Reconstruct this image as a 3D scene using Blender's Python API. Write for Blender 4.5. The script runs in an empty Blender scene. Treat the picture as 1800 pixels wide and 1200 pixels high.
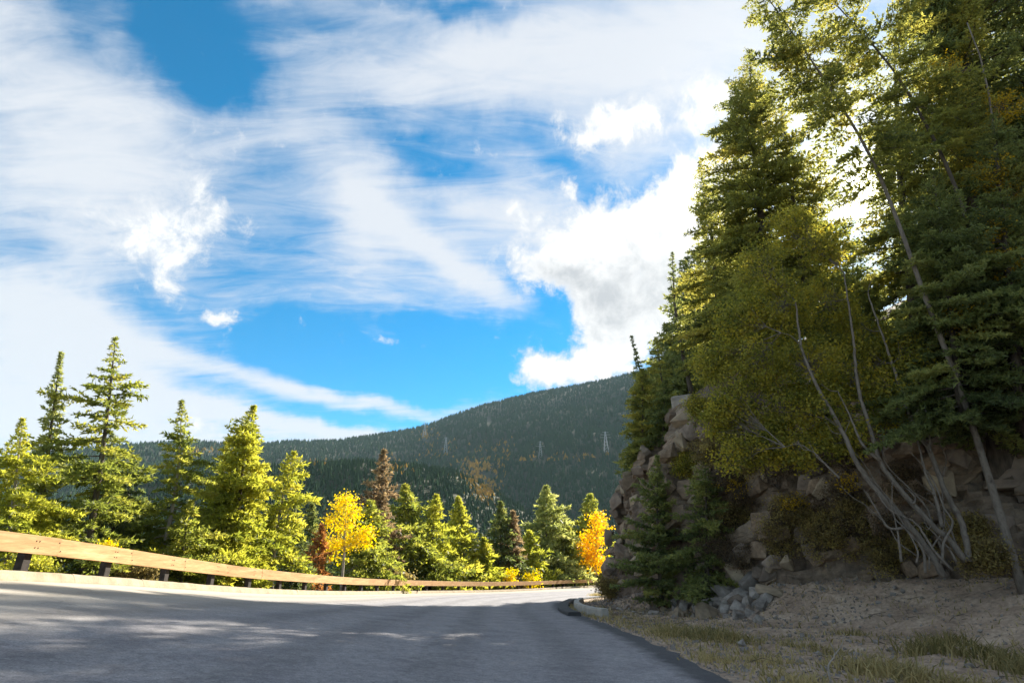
import bpy, math, random
import numpy as np
from mathutils import Vector, noise as mnoise

# ------------------------------------------------------------------ camera
F = 1020.0                                   # focal length in photo pixels (1800 wide)
PITCH = math.atan(413.0 / F)
CAMZ = 1.3
CP, SP = math.cos(PITCH), math.sin(PITCH)
scene = bpy.context.scene
COL = scene.collection
cam_d = bpy.data.cameras.new('camera')
cam_d.sensor_width = 36.0
cam_d.lens = 36.0 * F / 1800.0
cam_d.clip_start = 0.1
cam_d.clip_end = 20000.0
cam = bpy.data.objects.new('camera', cam_d)
cam.location = (0, 0, CAMZ)
cam.rotation_euler = (math.pi / 2 + PITCH, 0, 0)
COL.objects.link(cam)
scene.camera = cam

def ray(px, py):
    x, y = (px - 900.0) / F, (600.0 - py) / F
    return np.array([x, CP - y * SP, SP + y * CP])
def at(px, py, d):                           # point at optical depth d
    return np.array([0, 0, CAMZ]) + ray(px, py) * d
def atY(px, py, Y):                          # point at forward distance Y
    r = ray(px, py)
    return np.array([0, 0, CAMZ]) + r * (Y / r[1])
def gp(px, py, z=0.0):                       # point on the level z
    r = ray(px, py)
    return np.array([0, 0, CAMZ]) + r * ((z - CAMZ) / r[2])
def azel(px, py):
    r = ray(px, py); r = r / np.linalg.norm(r)
    return math.degrees(math.atan2(r[0], r[1])), math.degrees(math.asin(r[2]))

SUN_AZ, SUN_EL = azel(1528, 318)
EXPOSURE = 1.7
SKY_STRENGTH = 0.062
SUN_STRENGTH = 5.0

# ------------------------------------------------------------------ world: Nishita sky with veil and heaped clouds
world = bpy.data.worlds.new('World')
scene.world = world
world.use_nodes = True
NT = world.node_tree
NT.nodes.clear()
def nn(tree, typ, **kw):
    n = tree.nodes.new(typ)
    for k, v in kw.items():
        setattr(n, k, v)
    return n
def wl(a, b):
    NT.links.new(a, b)
def wmath(op, a, b=None, c=None, clamp=False):
    n = nn(NT, 'ShaderNodeMath', operation=op, use_clamp=clamp)
    for i, v in enumerate((a, b, c)):
        if v is None: continue
        if isinstance(v, (int, float)): n.inputs[i].default_value = v
        else: wl(v, n.inputs[i])
    return n.outputs[0]
def wstep(v, lo, hi):
    n = nn(NT, 'ShaderNodeMapRange', interpolation_type='SMOOTHSTEP')
    wl(v, n.inputs[0]); n.inputs[1].default_value = lo; n.inputs[2].default_value = hi
    return n.outputs[0]
def wnoise(vec, scale, detail=8, rough=0.55, dist=0.0, lac=2.0):
    n = nn(NT, 'ShaderNodeTexNoise', noise_dimensions='3D')
    n.inputs['Scale'].default_value = scale; n.inputs['Detail'].default_value = detail
    n.inputs['Roughness'].default_value = rough; n.inputs['Distortion'].default_value = dist
    n.inputs['Lacunarity'].default_value = lac
    wl(vec, n.inputs['Vector'])
    return n.outputs[0]
def wmix(f, a, b):
    n = nn(NT, 'ShaderNodeMix', data_type='RGBA')
    wl(f, n.inputs[0])
    for s, v in ((n.inputs[6], a), (n.inputs[7], b)):
        if isinstance(v, tuple): s.default_value = v
        else: wl(v, s)
    return n.outputs[2]

def build_sky():
    sky = nn(NT, 'ShaderNodeTexSky', sky_type='NISHITA')
    sky.sun_disc = False
    sky.sun_elevation = math.radians(SUN_EL)
    sky.sun_rotation = math.radians(SUN_AZ)
    sky.altitude = 2600; sky.air_density = 1.0; sky.dust_density = 0.0; sky.ozone_density = 2.5
    hs = nn(NT, 'ShaderNodeHueSaturation')
    hs.inputs['Saturation'].default_value = 1.38; hs.inputs['Hue'].default_value = 0.482
    hs.inputs['Value'].default_value = 1.06
    wl(sky.outputs[0], hs.inputs['Color'])
    tc = nn(NT, 'ShaderNodeTexCoord')
    sep = nn(NT, 'ShaderNodeSeparateXYZ'); wl(tc.outputs['Generated'], sep.inputs[0])
    X, Y, Z = sep.outputs
    az = wmath('DEGREES', wmath('ARCTAN2', X, Y))
    el = wmath('DEGREES', wmath('ARCSINE', Z))
    ae = nn(NT, 'ShaderNodeCombineXYZ'); wl(az, ae.inputs[0]); wl(el, ae.inputs[1])
    AE = ae.outputs[0]
    # directions flattened onto a high layer
    zz = wmath('ADD', wmath('MAXIMUM', Z, 0.0), 0.16)
    fl = nn(NT, 'ShaderNodeCombineXYZ')
    wl(wmath('DIVIDE', X, zz), fl.inputs[0]); wl(wmath('DIVIDE', Y, zz), fl.inputs[1])
    FL = fl.outputs[0]
    # warp used for ragged outlines
    wn = nn(NT, 'ShaderNodeTexNoise'); wn.inputs['Scale'].default_value = 0.14; wn.inputs['Detail'].default_value = 6
    wn.inputs['Roughness'].default_value = 0.6
    wl(AE, wn.inputs['Vector'])
    vs = nn(NT, 'ShaderNodeVectorMath', operation='SUBTRACT'); wl(wn.outputs['Color'], vs.inputs[0]); vs.inputs[1].default_value = (.5, .5, .5)
    vm = nn(NT, 'ShaderNodeVectorMath', operation='MULTIPLY_ADD'); wl(vs.outputs[0], vm.inputs[0]); vm.inputs[1].default_value = (9, 7, 0); wl(AE, vm.inputs[2])
    WAE = vm.outputs[0]
    vm2 = nn(NT, 'ShaderNodeVectorMath', operation='MULTIPLY_ADD'); wl(vs.outputs[0], vm2.inputs[0]); vm2.inputs[1].default_value = (6, 1.6, 0); wl(AE, vm2.inputs[2])
    SAE = vm2.outputs[0]
    def blobs(lst, vec):
        tot = None
        for (px, py, sx, sy, rot, amp) in lst:
            a, e = azel(px, py)
            a1, e1 = azel(px + sx, py); a0, e0 = azel(px - sx, py)
            wa = math.hypot(a1 - a0, e1 - e0) / 2
            a1, e1 = azel(px, py - sy); a0, e0 = azel(px, py + sy)
            wb = math.hypot(a1 - a0, e1 - e0) / 2
            m = nn(NT, 'ShaderNodeMapping', vector_type='TEXTURE')
            m.inputs['Location'].default_value = (a, e, 0)
            m.inputs['Rotation'].default_value = (0, 0, math.radians(rot))
            m.inputs['Scale'].default_value = (max(wa, .3), max(wb, .3), 1)
            wl(vec, m.inputs[0])
            d = nn(NT, 'ShaderNodeVectorMath', operation='DOT_PRODUCT')
            wl(m.outputs[0], d.inputs[0]); wl(m.outputs[0], d.inputs[1])
            g = wmath('EXPONENT', wmath('MULTIPLY', d.outputs['Value'], -1.0))
            tot = wmath('MULTIPLY', g, amp) if tot is None else wmath('MULTIPLY_ADD', g, amp, tot)
        return tot
    # clear gaps in the high veil
    holes = blobs([(330, 60, 130, 95, 0, 1.0), (400, 150, 70, 50, 20, .4), (740, 285, 150, 55, -14, .70), (900, 240, 130, 50, -10, .45),
                   (620, 610, 240, 42, 0, 1.15), (860, 610, 240, 60, -4, 1.2), (720, 650, 260, 50, 0, .6), (1000, 560, 120, 32, -25, .8), (680, 680, 260, 30, 0, .55),
                   (700, 742, 330, 22, -6, .75), (250, 520, 90, 30, -20, .38), (30, 440, 70, 60, 0, .4), (820, 20, 190, 36, 0, .45), (480, 20, 150, 50, 0, .35),
                   (500, 420, 120, 50, 30, .32), (1030, 330, 110, 40, -30, .5), (1180, 330, 80, 50, 0, .5), (640, 480, 140, 40, 10, .25), (1080, 660, 60, 30, 0, .7),
                   (120, 20, 60, 60, 0, .3), (440, 330, 130, 50, 40, .22)], WAE)
    # streaks of veil over the clear part
    streaks = blobs([(560, 690, 210, 17, -7, .85), (560, 752, 260, 17, -6, .55), (820, 480, 240, 26, -26, .55), (680, 585, 60, 12, 0, .35), (640, 400, 60, 120, 10, .35),
                     (300, 300, 200, 120, 0, .15), (820, 350, 180, 35, -12, .4), (120, 330, 160, 200, 0, .28), (170, 630, 220, 90, -20, .7), (60, 740, 160, 60, 0, .6), (800, 110, 260, 60, 18, .35), (1150, 90, 250, 90, 0, .5)], SAE)
    mp = nn(NT, 'ShaderNodeMapping'); mp.inputs['Rotation'].default_value = (0, 0, math.radians(28)); mp.inputs['Scale'].default_value = (1.0, 2.6, 1)
    wl(FL, mp.inputs[0])
    fib = wnoise(mp.outputs[0], 1.5, 10, 0.62, 0.8)
    soft = wnoise(FL, 1.1, 5, 0.5, 0.6)
    mp2 = nn(NT, 'ShaderNodeMapping'); mp2.inputs['Rotation'].default_value = (0, 0, math.radians(-22)); mp2.inputs['Scale'].default_value = (1.0, 3.4, 1)
    wl(FL, mp2.inputs[0])
    fib2 = wnoise(mp2.outputs[0], 4.2, 9, 0.66, 1.2)
    v = wmath('ADD', wmath('ADD', wmath('MULTIPLY', fib, .95), wmath('MULTIPLY', wmath('SUBTRACT', fib2, .5), .75)), wmath('MULTIPLY', soft, 0.6))
    v = wmath('SUBTRACT', wmath('ADD', wmath('ADD', v, streaks), -0.05), wmath('MULTIPLY', holes, 0.80))
    veil = wmath('MULTIPLY', wstep(v, 0.18, 1.15), 0.93)
    # heaped clouds
    cum = blobs([(1115, 205, 80, 46, 25, .80), (1050, 205, 46, 34, 0, .5), (1240, 150, 40, 24, 0, .62), (1235, 200, 64, 30, 10, .55), (985, 225, 34, 18, 0, .45), (1020, 255, 50, 18, 0, .42),
                 (1235, 320, 120, 70, 25, 1.05), (1030, 410, 110, 56, 0, .9), (1150, 440, 150, 75, 0, 1.05), (910, 375, 34, 22, 0, .5), (1120, 550, 110, 60, -30, .95), (940, 480, 95, 34, 0, .7), (1040, 540, 80, 40, -20, .6),
                 (960, 640, 74, 38, 0, .8), (1040, 640, 74, 34, 0, .8), (905, 675, 30, 16, 0, .45), (1090, 600, 60, 40, 0, .7),
                 (310, 390, 90, 56, 0, .68), (270, 430, 76, 46, 0, .50), (400, 375, 40, 32, 0, .32), (305, 500, 56, 36, 0, .60), (370, 345, 50, 26, 0, .3), (398, 549, 24, 13, 0, .6), (850, 266, 20, 12, 0, .45), (1003, 346, 20, 11, 0, .45),
                 (325, 290, 50, 30, 0, .35), (690, 580, 40, 10, 0, .36), (330, 770, 90, 46, 0, .6), (120, 380, 90, 50, 20, .35), (450, 250, 90, 40, 20, .28)], WAE)
    puff = wnoise(AE, 0.30, 11, 0.70, 0.3)
    # the same billows a little towards the sun: gives the lit and shaded sides
    va = nn(NT, 'ShaderNodeVectorMath', operation='ADD'); wl(AE, va.inputs[0]); va.inputs[1].default_value = (.45, .75, 0)
    puff2 = wnoise(va.outputs[0], 0.30, 7, 0.66, 0.3)
    c = wmath('ADD', cum, wmath('MULTIPLY', wmath('SUBTRACT', puff, 0.5), 2.1))
    heap = wstep(c, 0.22, 0.80)
    core = wstep(c, 0.45, 1.15)
    side = wmath('MULTIPLY', wmath('SUBTRACT', puff2, puff), 1.8)
    # grey undersides
    under = blobs([(1150, 490, 150, 60, 0, .8), (980, 490, 100, 34, 0, .7), (1160, 420, 50, 40, 0, .4), (1090, 560, 100, 60, -30, .6), (1185, 270, 60, 26, 20, .35), (1000, 670, 80, 14, 0, .3), (330, 520, 40, 20, 0, .2), (300, 470, 60, 14, 0, .15)], WAE)
    K = 1.0 / (SKY_STRENGTH * 2 ** EXPOSURE)
    def cc(r, g, b): return (r * K, g * K, b * K, 1)
    veil_col = cc(.86, .89, .935)
    mixed = wmix(veil, hs.outputs[0], veil_col)
    sh = wmath('ADD', wmath('MULTIPLY', under, wmath('ADD', wmath('MULTIPLY', puff, 1.2), 0.2)), side, clamp=True)
    heap_col = wmix(sh, cc(1.25, 1.25, 1.23), cc(.62, .65, .68))
    heap_col = wmix(core, cc(.86, .89, .93), heap_col)
    mixed = wmix(heap, mixed, heap_col)
    # the sun itself behind thin cloud
    s = Vector((math.sin(math.radians(SUN_AZ)) * math.cos(math.radians(SUN_EL)), math.cos(math.radians(SUN_AZ)) * math.cos(math.radians(SUN_EL)), math.sin(math.radians(SUN_EL))))
    dp = nn(NT, 'ShaderNodeVectorMath', operation='DOT_PRODUCT'); wl(tc.outputs['Generated'], dp.inputs[0]); dp.inputs[1].default_value = s
    ang = wmath('DEGREES', wmath('ARCCOSINE', wmath('MINIMUM', dp.outputs['Value'], 1.0)))
    glow = wmath('MULTIPLY', wmath('EXPONENT', wmath('MULTIPLY', ang, -1 / 5.0)), 2.4 * K)
    disc = wmath('MULTIPLY', wmath('SUBTRACT', 1.0, wstep(ang, 0.7, 1.8)), 6 * K)
    gl = nn(NT, 'ShaderNodeMix', data_type='RGBA', blend_type='ADD'); gl.inputs[0].default_value = 1
    cg = nn(NT, 'ShaderNodeCombineXYZ'); tot = wmath('ADD', glow, disc)
    wl(tot, cg.inputs[0]); wl(wmath('MULTIPLY', tot, .95), cg.inputs[1]); wl(wmath('MULTIPLY', tot, .82), cg.inputs[2])
    wl(mixed, gl.inputs[6]); wl(cg.outputs[0], gl.inputs[7])
    bg = nn(NT, 'ShaderNodeBackground'); bg.inputs[1].default_value = SKY_STRENGTH
    wl(gl.outputs[2], bg.inputs[0])
    out = nn(NT, 'ShaderNodeOutputWorld'); wl(bg.outputs[0], out.inputs[0])
    return s
SUNV = build_sky()
sun_d = bpy.data.lights.new('sun', 'SUN')
sun_d.energy = SUN_STRENGTH; sun_d.angle = math.radians(0.5); sun_d.color = (1.0, .93, .80)
sun = bpy.data.objects.new('sun', sun_d); COL.objects.link(sun)
sun.rotation_euler = (-SUNV).to_track_quat('-Z', 'Y').to_euler()
sun.location = SUNV * 100
scene.view_settings.view_transform = 'Standard'
scene.view_settings.look = 'None'
scene.view_settings.gamma = 1.0
scene.view_settings.exposure = EXPOSURE
scene.view_settings.use_curve_mapping = False
scene.render.engine = 'CYCLES'
scene.cycles.use_denoising = True
world.cycles.sampling_method = 'MANUAL'
world.cycles.sample_map_resolution = 512
scene.cycles.max_bounces = 10
scene.cycles.diffuse_bounces = 6
scene.cycles.transmission_bounces = 6
scene.cycles.sample_clamp_indirect = 6.0

# ------------------------------------------------------------------ mesh helpers
def unit(v):
    v = np.asarray(v, float)
    return v / (np.linalg.norm(v, axis=-1, keepdims=True) + 1e-9)

class MB:
    """collects vertices, quads and triangles of one mesh"""
    def __init__(self):
        self.v, self.q, self.t, self.tint, self.n = [], [], [], [], 0
    def add(self, v, q=None, t=None, tint=0.5):
        v = np.asarray(v, float).reshape(-1, 3)
        if q is not None and len(q): self.q.append(np.asarray(q, np.int64).reshape(-1, 4) + self.n)
        if t is not None and len(t): self.t.append(np.asarray(t, np.int64).reshape(-1, 3) + self.n)
        self.v.append(v)
        self.tint.append(np.broadcast_to(np.asarray(tint, float), (len(v),)))
        self.n += len(v)
    def mesh(self, name, mat=None, smooth=False):
        me = bpy.data.meshes.new(name)
        v = np.concatenate(self.v) if self.v else np.zeros((0, 3))
        q = np.concatenate(self.q) if self.q else np.zeros((0, 4), np.int64)
        t = np.concatenate(self.t) if self.t else np.zeros((0, 3), np.int64)
        me.vertices.add(len(v)); me.vertices.foreach_set('co', v.astype(np.float32).ravel())
        me.loops.add(len(q) * 4 + len(t) * 3)
        me.loops.foreach_set('vertex_index', np.concatenate([q.ravel(), t.ravel()]).astype(np.int32))
        me.polygons.add(len(q) + len(t))
        ls = np.concatenate([np.arange(len(q)) * 4, len(q) * 4 + np.arange(len(t)) * 3]).astype(np.int32)
        me.polygons.foreach_set('loop_start', ls)
        me.polygons.foreach_set('use_smooth', np.full(len(q) + len(t), bool(smooth)))
        a = me.attributes.new('tint', 'FLOAT', 'POINT')
        a.data.foreach_set('value', np.concatenate(self.tint).astype(np.float32) if self.tint else np.zeros(0, np.float32))
        me.update(calc_edges=True); me.validate()
        if mat: me.materials.append(mat)
        return me
    def build(self, name, mat, parent=None, smooth=False, loc=None):
        if loc is not None:
            self.v = [x - np.asarray(loc, float) for x in self.v]
        return link(name, self.mesh(name, mat, smooth), parent, loc)

def link(name, me, parent=None, loc=None):
    o = bpy.data.objects.new(name, me); COL.objects.link(o)
    if parent: o.parent = parent
    if loc is not None and parent is None: o.location = loc
    return o
def tag(o, label, cat, group=None, kind=None):
    o['label'] = label; o['category'] = cat
    if group: o['group'] = group
    if kind: o['kind'] = kind
    return o
def thing(name, label, cat, loc, group=None):
    o = bpy.data.objects.new(name, None); COL.objects.link(o); o.location = tuple(loc)
    o.empty_display_size = .3
    return tag(o, label, cat, group)

def tube(mb, pts, rad, n=6, tint=0.5, cap=True):
    pts = np.asarray(pts, float); m = len(pts)
    rad = np.broadcast_to(np.asarray(rad, float), (m,))
    tan = unit(np.gradient(pts, axis=0))
    ref = np.array([0, 0, 1.0]) if abs(tan[0, 2]) < .9 else np.array([1.0, 0, 0])
    s = unit(np.cross(tan, ref)); u = np.cross(s, tan)
    a = np.arange(n) * 2 * math.pi / n
    ring = pts[:, None, :] + rad[:, None, None] * (np.cos(a)[None, :, None] * s[:, None, :] + np.sin(a)[None, :, None] * u[:, None, :])
    i = np.arange(m - 1)[:, None] * n; j = np.arange(n)[None, :]; k = (np.arange(n)[None, :] + 1) % n
    q = np.stack([i + j, i + k, i + n + k, i + n + j], -1).reshape(-1, 4)
    v = ring.reshape(-1, 3); t = []
    if cap:
        v = np.vstack([v, pts[-1], pts[0]]); c = m * n
        t = [[(m - 1) * n + b, (m - 1) * n + (b + 1) % n, c] for b in range(n)] + [[(b + 1) % n, b, c + 1] for b in range(n)]
    mb.add(v, q, t, tint)

def box(mb, c, ax, ay, az_, tint=.5):
    """c centre, half-axis vectors"""
    c, ax, ay, az_ = (np.asarray(x, float) for x in (c, ax, ay, az_))
    v = [c + sx * ax + sy * ay + sz * az_ for sz in (-1, 1) for sx, sy in ((-1, -1), (1, -1), (1, 1), (-1, 1))]
    mb.add(v, [[3, 2, 1, 0], [4, 5, 6, 7], [0, 1, 5, 4], [1, 2, 6, 5], [2, 3, 7, 6], [3, 0, 4, 7]], None, tint)

def blades(mb, pos, d, L, W, tint, rng):
    """leaf or needle-spray faces: one slim kite each"""
    d = unit(d); r = rng.normal(size=d.shape)
    s = unit(np.cross(d, r))
    L = np.asarray(L)[:, None]; W = np.asarray(W)[:, None]
    mid = pos + d * L * .45
    v = np.stack([pos, mid + s * W * .5, pos + d * L, mid - s * W * .5], 1).reshape(-1, 3)
    mb.add(v, np.arange(len(pos) * 4).reshape(-1, 4), None, np.repeat(tint, 4))

def needles(mb, pos, d, L, W, tint, rng):
    '''needle sprays: one slim triangle each'''
    d = unit(d); s = unit(np.cross(d, rng.normal(size=d.shape))); L = np.asarray(L)[:, None]; W = np.asarray(W)[:, None]
    v = np.stack([pos - s * W * .5, pos + s * W * .5, pos + d * L], 1).reshape(-1, 3)
    mb.add(v, None, np.arange(len(pos) * 3).reshape(-1, 3), np.repeat(tint, 3))
def fbm(p, sc, octv=4):
    return mnoise.fractal(Vector((p[0] * sc, p[1] * sc, p[2] * sc)), .9, 2.1, octv)
def grid_quads(nr, nc):
    i, j = np.meshgrid(np.arange(nr - 1), np.arange(nc - 1), indexing='ij')
    a = (i * nc + j).ravel()
    return np.stack([a, a + 1, a + nc + 1, a + nc], 1)
def smooth(x, a, b):
    t = np.clip((x - a) / (b - a), 0, 1); return t * t * (3 - 2 * t)
def spline(ctrl, n):
    """Catmull-Rom through the control points, resampled evenly"""
    P = np.asarray(ctrl, float); P = np.vstack([2 * P[0] - P[1], P, 2 * P[-1] - P[-2]])
    out = []
    for i in range(1, len(P) - 2):
        t = np.linspace(0, 1, 24, endpoint=False)[:, None]
        a, b, c, d = P[i - 1], P[i], P[i + 1], P[i + 2]
        out.append(.5 * (2 * b + (c - a) * t + (2 * a - 5 * b + 4 * c - d) * t ** 2 + (3 * b - a - 3 * c + d) * t ** 3))
    out = np.vstack(out + [P[-2][None]])
    s = np.r_[0, np.cumsum(np.linalg.norm(np.diff(out, axis=0), axis=1))]
    x = np.linspace(0, s[-1], n)
    return np.stack([np.interp(x, s, out[:, k]) for k in range(out.shape[1])], 1)

# ------------------------------------------------------------------ materials
def mat_nodes(name):
    m = bpy.data.materials.new(name); m.use_nodes = True
    t = m.node_tree; t.nodes.clear()
    return m, t, nn(t, 'ShaderNodeOutputMaterial')
def ramp(t, fac, cols):
    r = nn(t, 'ShaderNodeValToRGB'); e = r.color_ramp.elements
    while len(e) < len(cols): e.new(.5)
    for k, (p, c) in enumerate(cols):
        e[k].position = p; e[k].color = (*c, 1)
    t.links.new(fac, r.inputs[0]); return r.outputs[0]
def tnoise(t, vec, scale, detail=6, rough=.6, out=0, dist=0):
    n = nn(t, 'ShaderNodeTexNoise'); n.inputs['Scale'].default_value = scale; n.inputs['Detail'].default_value = detail
    n.inputs['Roughness'].default_value = rough; n.inputs['Distortion'].default_value = dist
    t.links.new(vec, n.inputs['Vector']); return n.outputs[out]
def surf(name, cols, scale, rough=.9, bump=.3, bscale=None, cols2=None, scale2=None, mixf=.5, bdist=.02, stretch=None, spec=.3, obj_rand=0.0):
    """noise-coloured rough surface with fine relief"""
    m, t, out = mat_nodes(name)
    tc = nn(t, 'ShaderNodeTexCoord'); vec = tc.outputs['Object']
    if stretch:
        mp = nn(t, 'ShaderNodeMapping'); mp.inputs['Scale'].default_value = stretch; t.links.new(vec, mp.inputs[0]); vec = mp.outputs[0]
    c = ramp(t, tnoise(t, vec, scale), cols)
    if cols2:
        c2 = ramp(t, tnoise(t, vec, scale2, 8, .65), cols2)
        mx = nn(t, 'ShaderNodeMix', data_type='RGBA', blend_type='OVERLAY'); mx.inputs[0].default_value = mixf
        t.links.new(c, mx.inputs[6]); t.links.new(c2, mx.inputs[7]); c = mx.outputs[2]
    if obj_rand:
        oi = nn(t, 'ShaderNodeObjectInfo'); h = nn(t, 'ShaderNodeHueSaturation')
        mr = nn(t, 'ShaderNodeMapRange'); t.links.new(oi.outputs['Random'], mr.inputs[0]); mr.inputs[3].default_value = 1 - obj_rand; mr.inputs[4].default_value = 1 + obj_rand
        t.links.new(mr.outputs[0], h.inputs['Value']); t.links.new(c, h.inputs['Color']); c = h.outputs[0]
    b = nn(t, 'ShaderNodeBsdfPrincipled'); b.inputs['Roughness'].default_value = rough; b.inputs['Specular IOR Level'].default_value = spec
    t.links.new(c, b.inputs['Base Color'])
    bp = nn(t, 'ShaderNodeBump'); bp.inputs['Strength'].default_value = bump; bp.inputs['Distance'].default_value = bdist
    t.links.new(tnoise(t, vec, bscale or scale * 6, 8, .7), bp.inputs['Height']); t.links.new(bp.outputs[0], b.inputs['Normal'])
    t.links.new(b.outputs[0], out.inputs[0]); return m
def leaf(name, cols, trans=.45, nscale=.6):
    """leaf faces: per-spray tint, light passes through"""
    m, t, out = mat_nodes(name)
    a = nn(t, 'ShaderNodeAttribute', attribute_name='tint')
    tc = nn(t, 'ShaderNodeTexCoord')
    nz = tnoise(t, tc.outputs['Object'], nscale, 3, .6)
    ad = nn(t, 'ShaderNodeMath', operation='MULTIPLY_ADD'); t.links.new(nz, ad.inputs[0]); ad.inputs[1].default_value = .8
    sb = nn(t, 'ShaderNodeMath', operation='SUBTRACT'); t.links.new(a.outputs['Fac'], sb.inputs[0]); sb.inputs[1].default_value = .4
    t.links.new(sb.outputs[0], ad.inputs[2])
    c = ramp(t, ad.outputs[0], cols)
    d = nn(t, 'ShaderNodeBsdfPrincipled'); d.inputs['Roughness'].default_value = .55; d.inputs['Specular IOR Level'].default_value = .25
    tr = nn(t, 'ShaderNodeBsdfTranslucent')
    hs = nn(t, 'ShaderNodeHueSaturation'); hs.inputs['Value'].default_value = 1.75; hs.inputs['Saturation'].default_value = 1.08; hs.inputs['Hue'].default_value = .49
    t.links.new(c, hs.inputs['Color']); t.links.new(c, d.inputs['Base Color']); t.links.new(hs.outputs[0], tr.inputs[0])
    mx = nn(t, 'ShaderNodeMixShader'); mx.inputs[0].default_value = trans
    t.links.new(d.outputs[0], mx.inputs[1]); t.links.new(tr.outputs[0], mx.inputs[2]); t.links.new(mx.outputs[0], out.inputs[0])
    return m

M = {}
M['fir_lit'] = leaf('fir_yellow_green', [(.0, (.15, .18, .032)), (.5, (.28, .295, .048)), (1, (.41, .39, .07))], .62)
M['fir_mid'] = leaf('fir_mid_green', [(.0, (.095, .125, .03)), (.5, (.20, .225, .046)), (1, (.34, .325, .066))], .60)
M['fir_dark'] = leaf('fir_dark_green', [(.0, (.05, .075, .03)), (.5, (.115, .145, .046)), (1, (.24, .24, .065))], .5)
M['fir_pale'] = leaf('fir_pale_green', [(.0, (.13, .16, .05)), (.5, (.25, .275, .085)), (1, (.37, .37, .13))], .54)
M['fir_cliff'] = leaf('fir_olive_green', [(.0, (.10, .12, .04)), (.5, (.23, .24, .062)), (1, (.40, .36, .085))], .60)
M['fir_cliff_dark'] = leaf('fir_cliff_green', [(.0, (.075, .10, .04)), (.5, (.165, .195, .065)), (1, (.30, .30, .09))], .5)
M['aspen_orange'] = leaf('aspen_orange', [(.0, (.42, .26, .02)), (.5, (.66, .45, .02)), (1, (.78, .60, .04))], .5)
M['fir_brown'] = leaf('dying_fir_brown', [(.0, (.10, .07, .04)), (.5, (.22, .165, .09)), (1, (.32, .25, .12))], .45)
M['fir_rust'] = leaf('dead_fir_rust', [(.0, (.18, .09, .035)), (.5, (.34, .175, .06)), (1, (.46, .26, .08))], .5)
M['aspen'] = leaf('aspen_gold', [(.0, (.30, .31, .03)), (.3, (.52, .43, .02)), (.6, (.68, .54, .02)), (1, (.78, .68, .05))], .5)
M['alder'] = leaf('alder_olive', [(.0, (.085, .105, .026)), (.42, (.23, .23, .044)), (.75, (.36, .32, .056)), (1, (.42, .34, .05))], .58, .9)
M['shrub'] = leaf('shrub_brown_olive', [(.0, (.11, .088, .045)), (.5, (.22, .18, .07)), (1, (.36, .30, .10))], .48)
M['brush'] = leaf('brush_brown', [(.0, (.055, .042, .026)), (.5, (.115, .085, .05)), (1, (.20, .155, .08))], .4)
M['gold'] = leaf('leaf_yellow', [(.0, (.22, .16, .02)), (.5, (.38, .27, .03)), (1, (.5, .36, .04))], .5)
M['grass'] = leaf('grass_olive', [(.0, (.10, .10, .035)), (.5, (.21, .18, .075)), (1, (.40, .33, .16))], .4, 2.0)
M['bark'] = surf('bark_brown', [(.3, (.05, .04, .032)), (.7, (.14, .115, .09))], 9, .95, .6, 30, stretch=(1, 1, .25))
M['bark_pale'] = surf('bark_pale', [(.3, (.20, .17, .14)), (.6, (.36, .32, .27)), (.8, (.12, .10, .08))], 7, .9, .5, 30, stretch=(1, 1, .5))
M['bark_grey'] = surf('bark_grey', [(.3, (.085, .07, .057)), (.55, (.19, .16, .13)), (.75, (.05, .04, .034))], 7, .9, .5, 30, stretch=(1, 1, .5))
M['asphalt'] = None

# ------------------------------------------------------------------ plan of the road
# outer (left) edge, as kerb-top points: photo column, row, depth
LE = [np.array([-10.9, -14.0, 1.3]), np.array([-10.8, 0.0, 1.45]), np.array([-10.7, 7.0, 1.52])]
LE += [at(0, 992, 12.0), at(157, 1010, 15.4), at(289, 1024, 18.5), at(383, 1031.5, 21.6), at(460, 1035, 25), at(575, 1038.5, 32), at(675, 1038, 42), at(800, 1037, 53), at(900, 1035.5, 62), at(1050, 1028, 80)]
LE += [np.array([31.0, 104, .35]), np.array([56.0, 118, .3]), np.array([90.0, 124, .2])]
LEFT = spline(LE, 360)
def relax(c, it):
    c = c.copy()
    for _ in range(it): c[1:-1] = c[:-2] * .25 + c[1:-1] * .5 + c[2:] * .25
    return c
LEFT = spline(relax(LEFT, 160)[::3], 360)
RE = [np.array([3.5, -14, 0.]), np.array([3.25, 0, 0.]), gp(1290, 1198), gp(1150, 1130), gp(1062, 1095), gp(1008, 1077), gp(990, 1066)]
RE += [np.array([3.2, 36, 0.]), np.array([7.0, 46, 0.]), np.array([14, 57, 0.]), np.array([26, 71, 0.]), np.array([44, 84, 0.]), np.array([66, 93, 0.]), np.array([94, 98, 0.])]
RIGHT = spline(RE, 360)
def out_normal(c):
    t = np.gradient(c[:, :2], axis=0); t = unit(t)
    return np.stack([-t[:, 1], t[:, 0]], 1)          # to the left of travel
LN = out_normal(LEFT)

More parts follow.
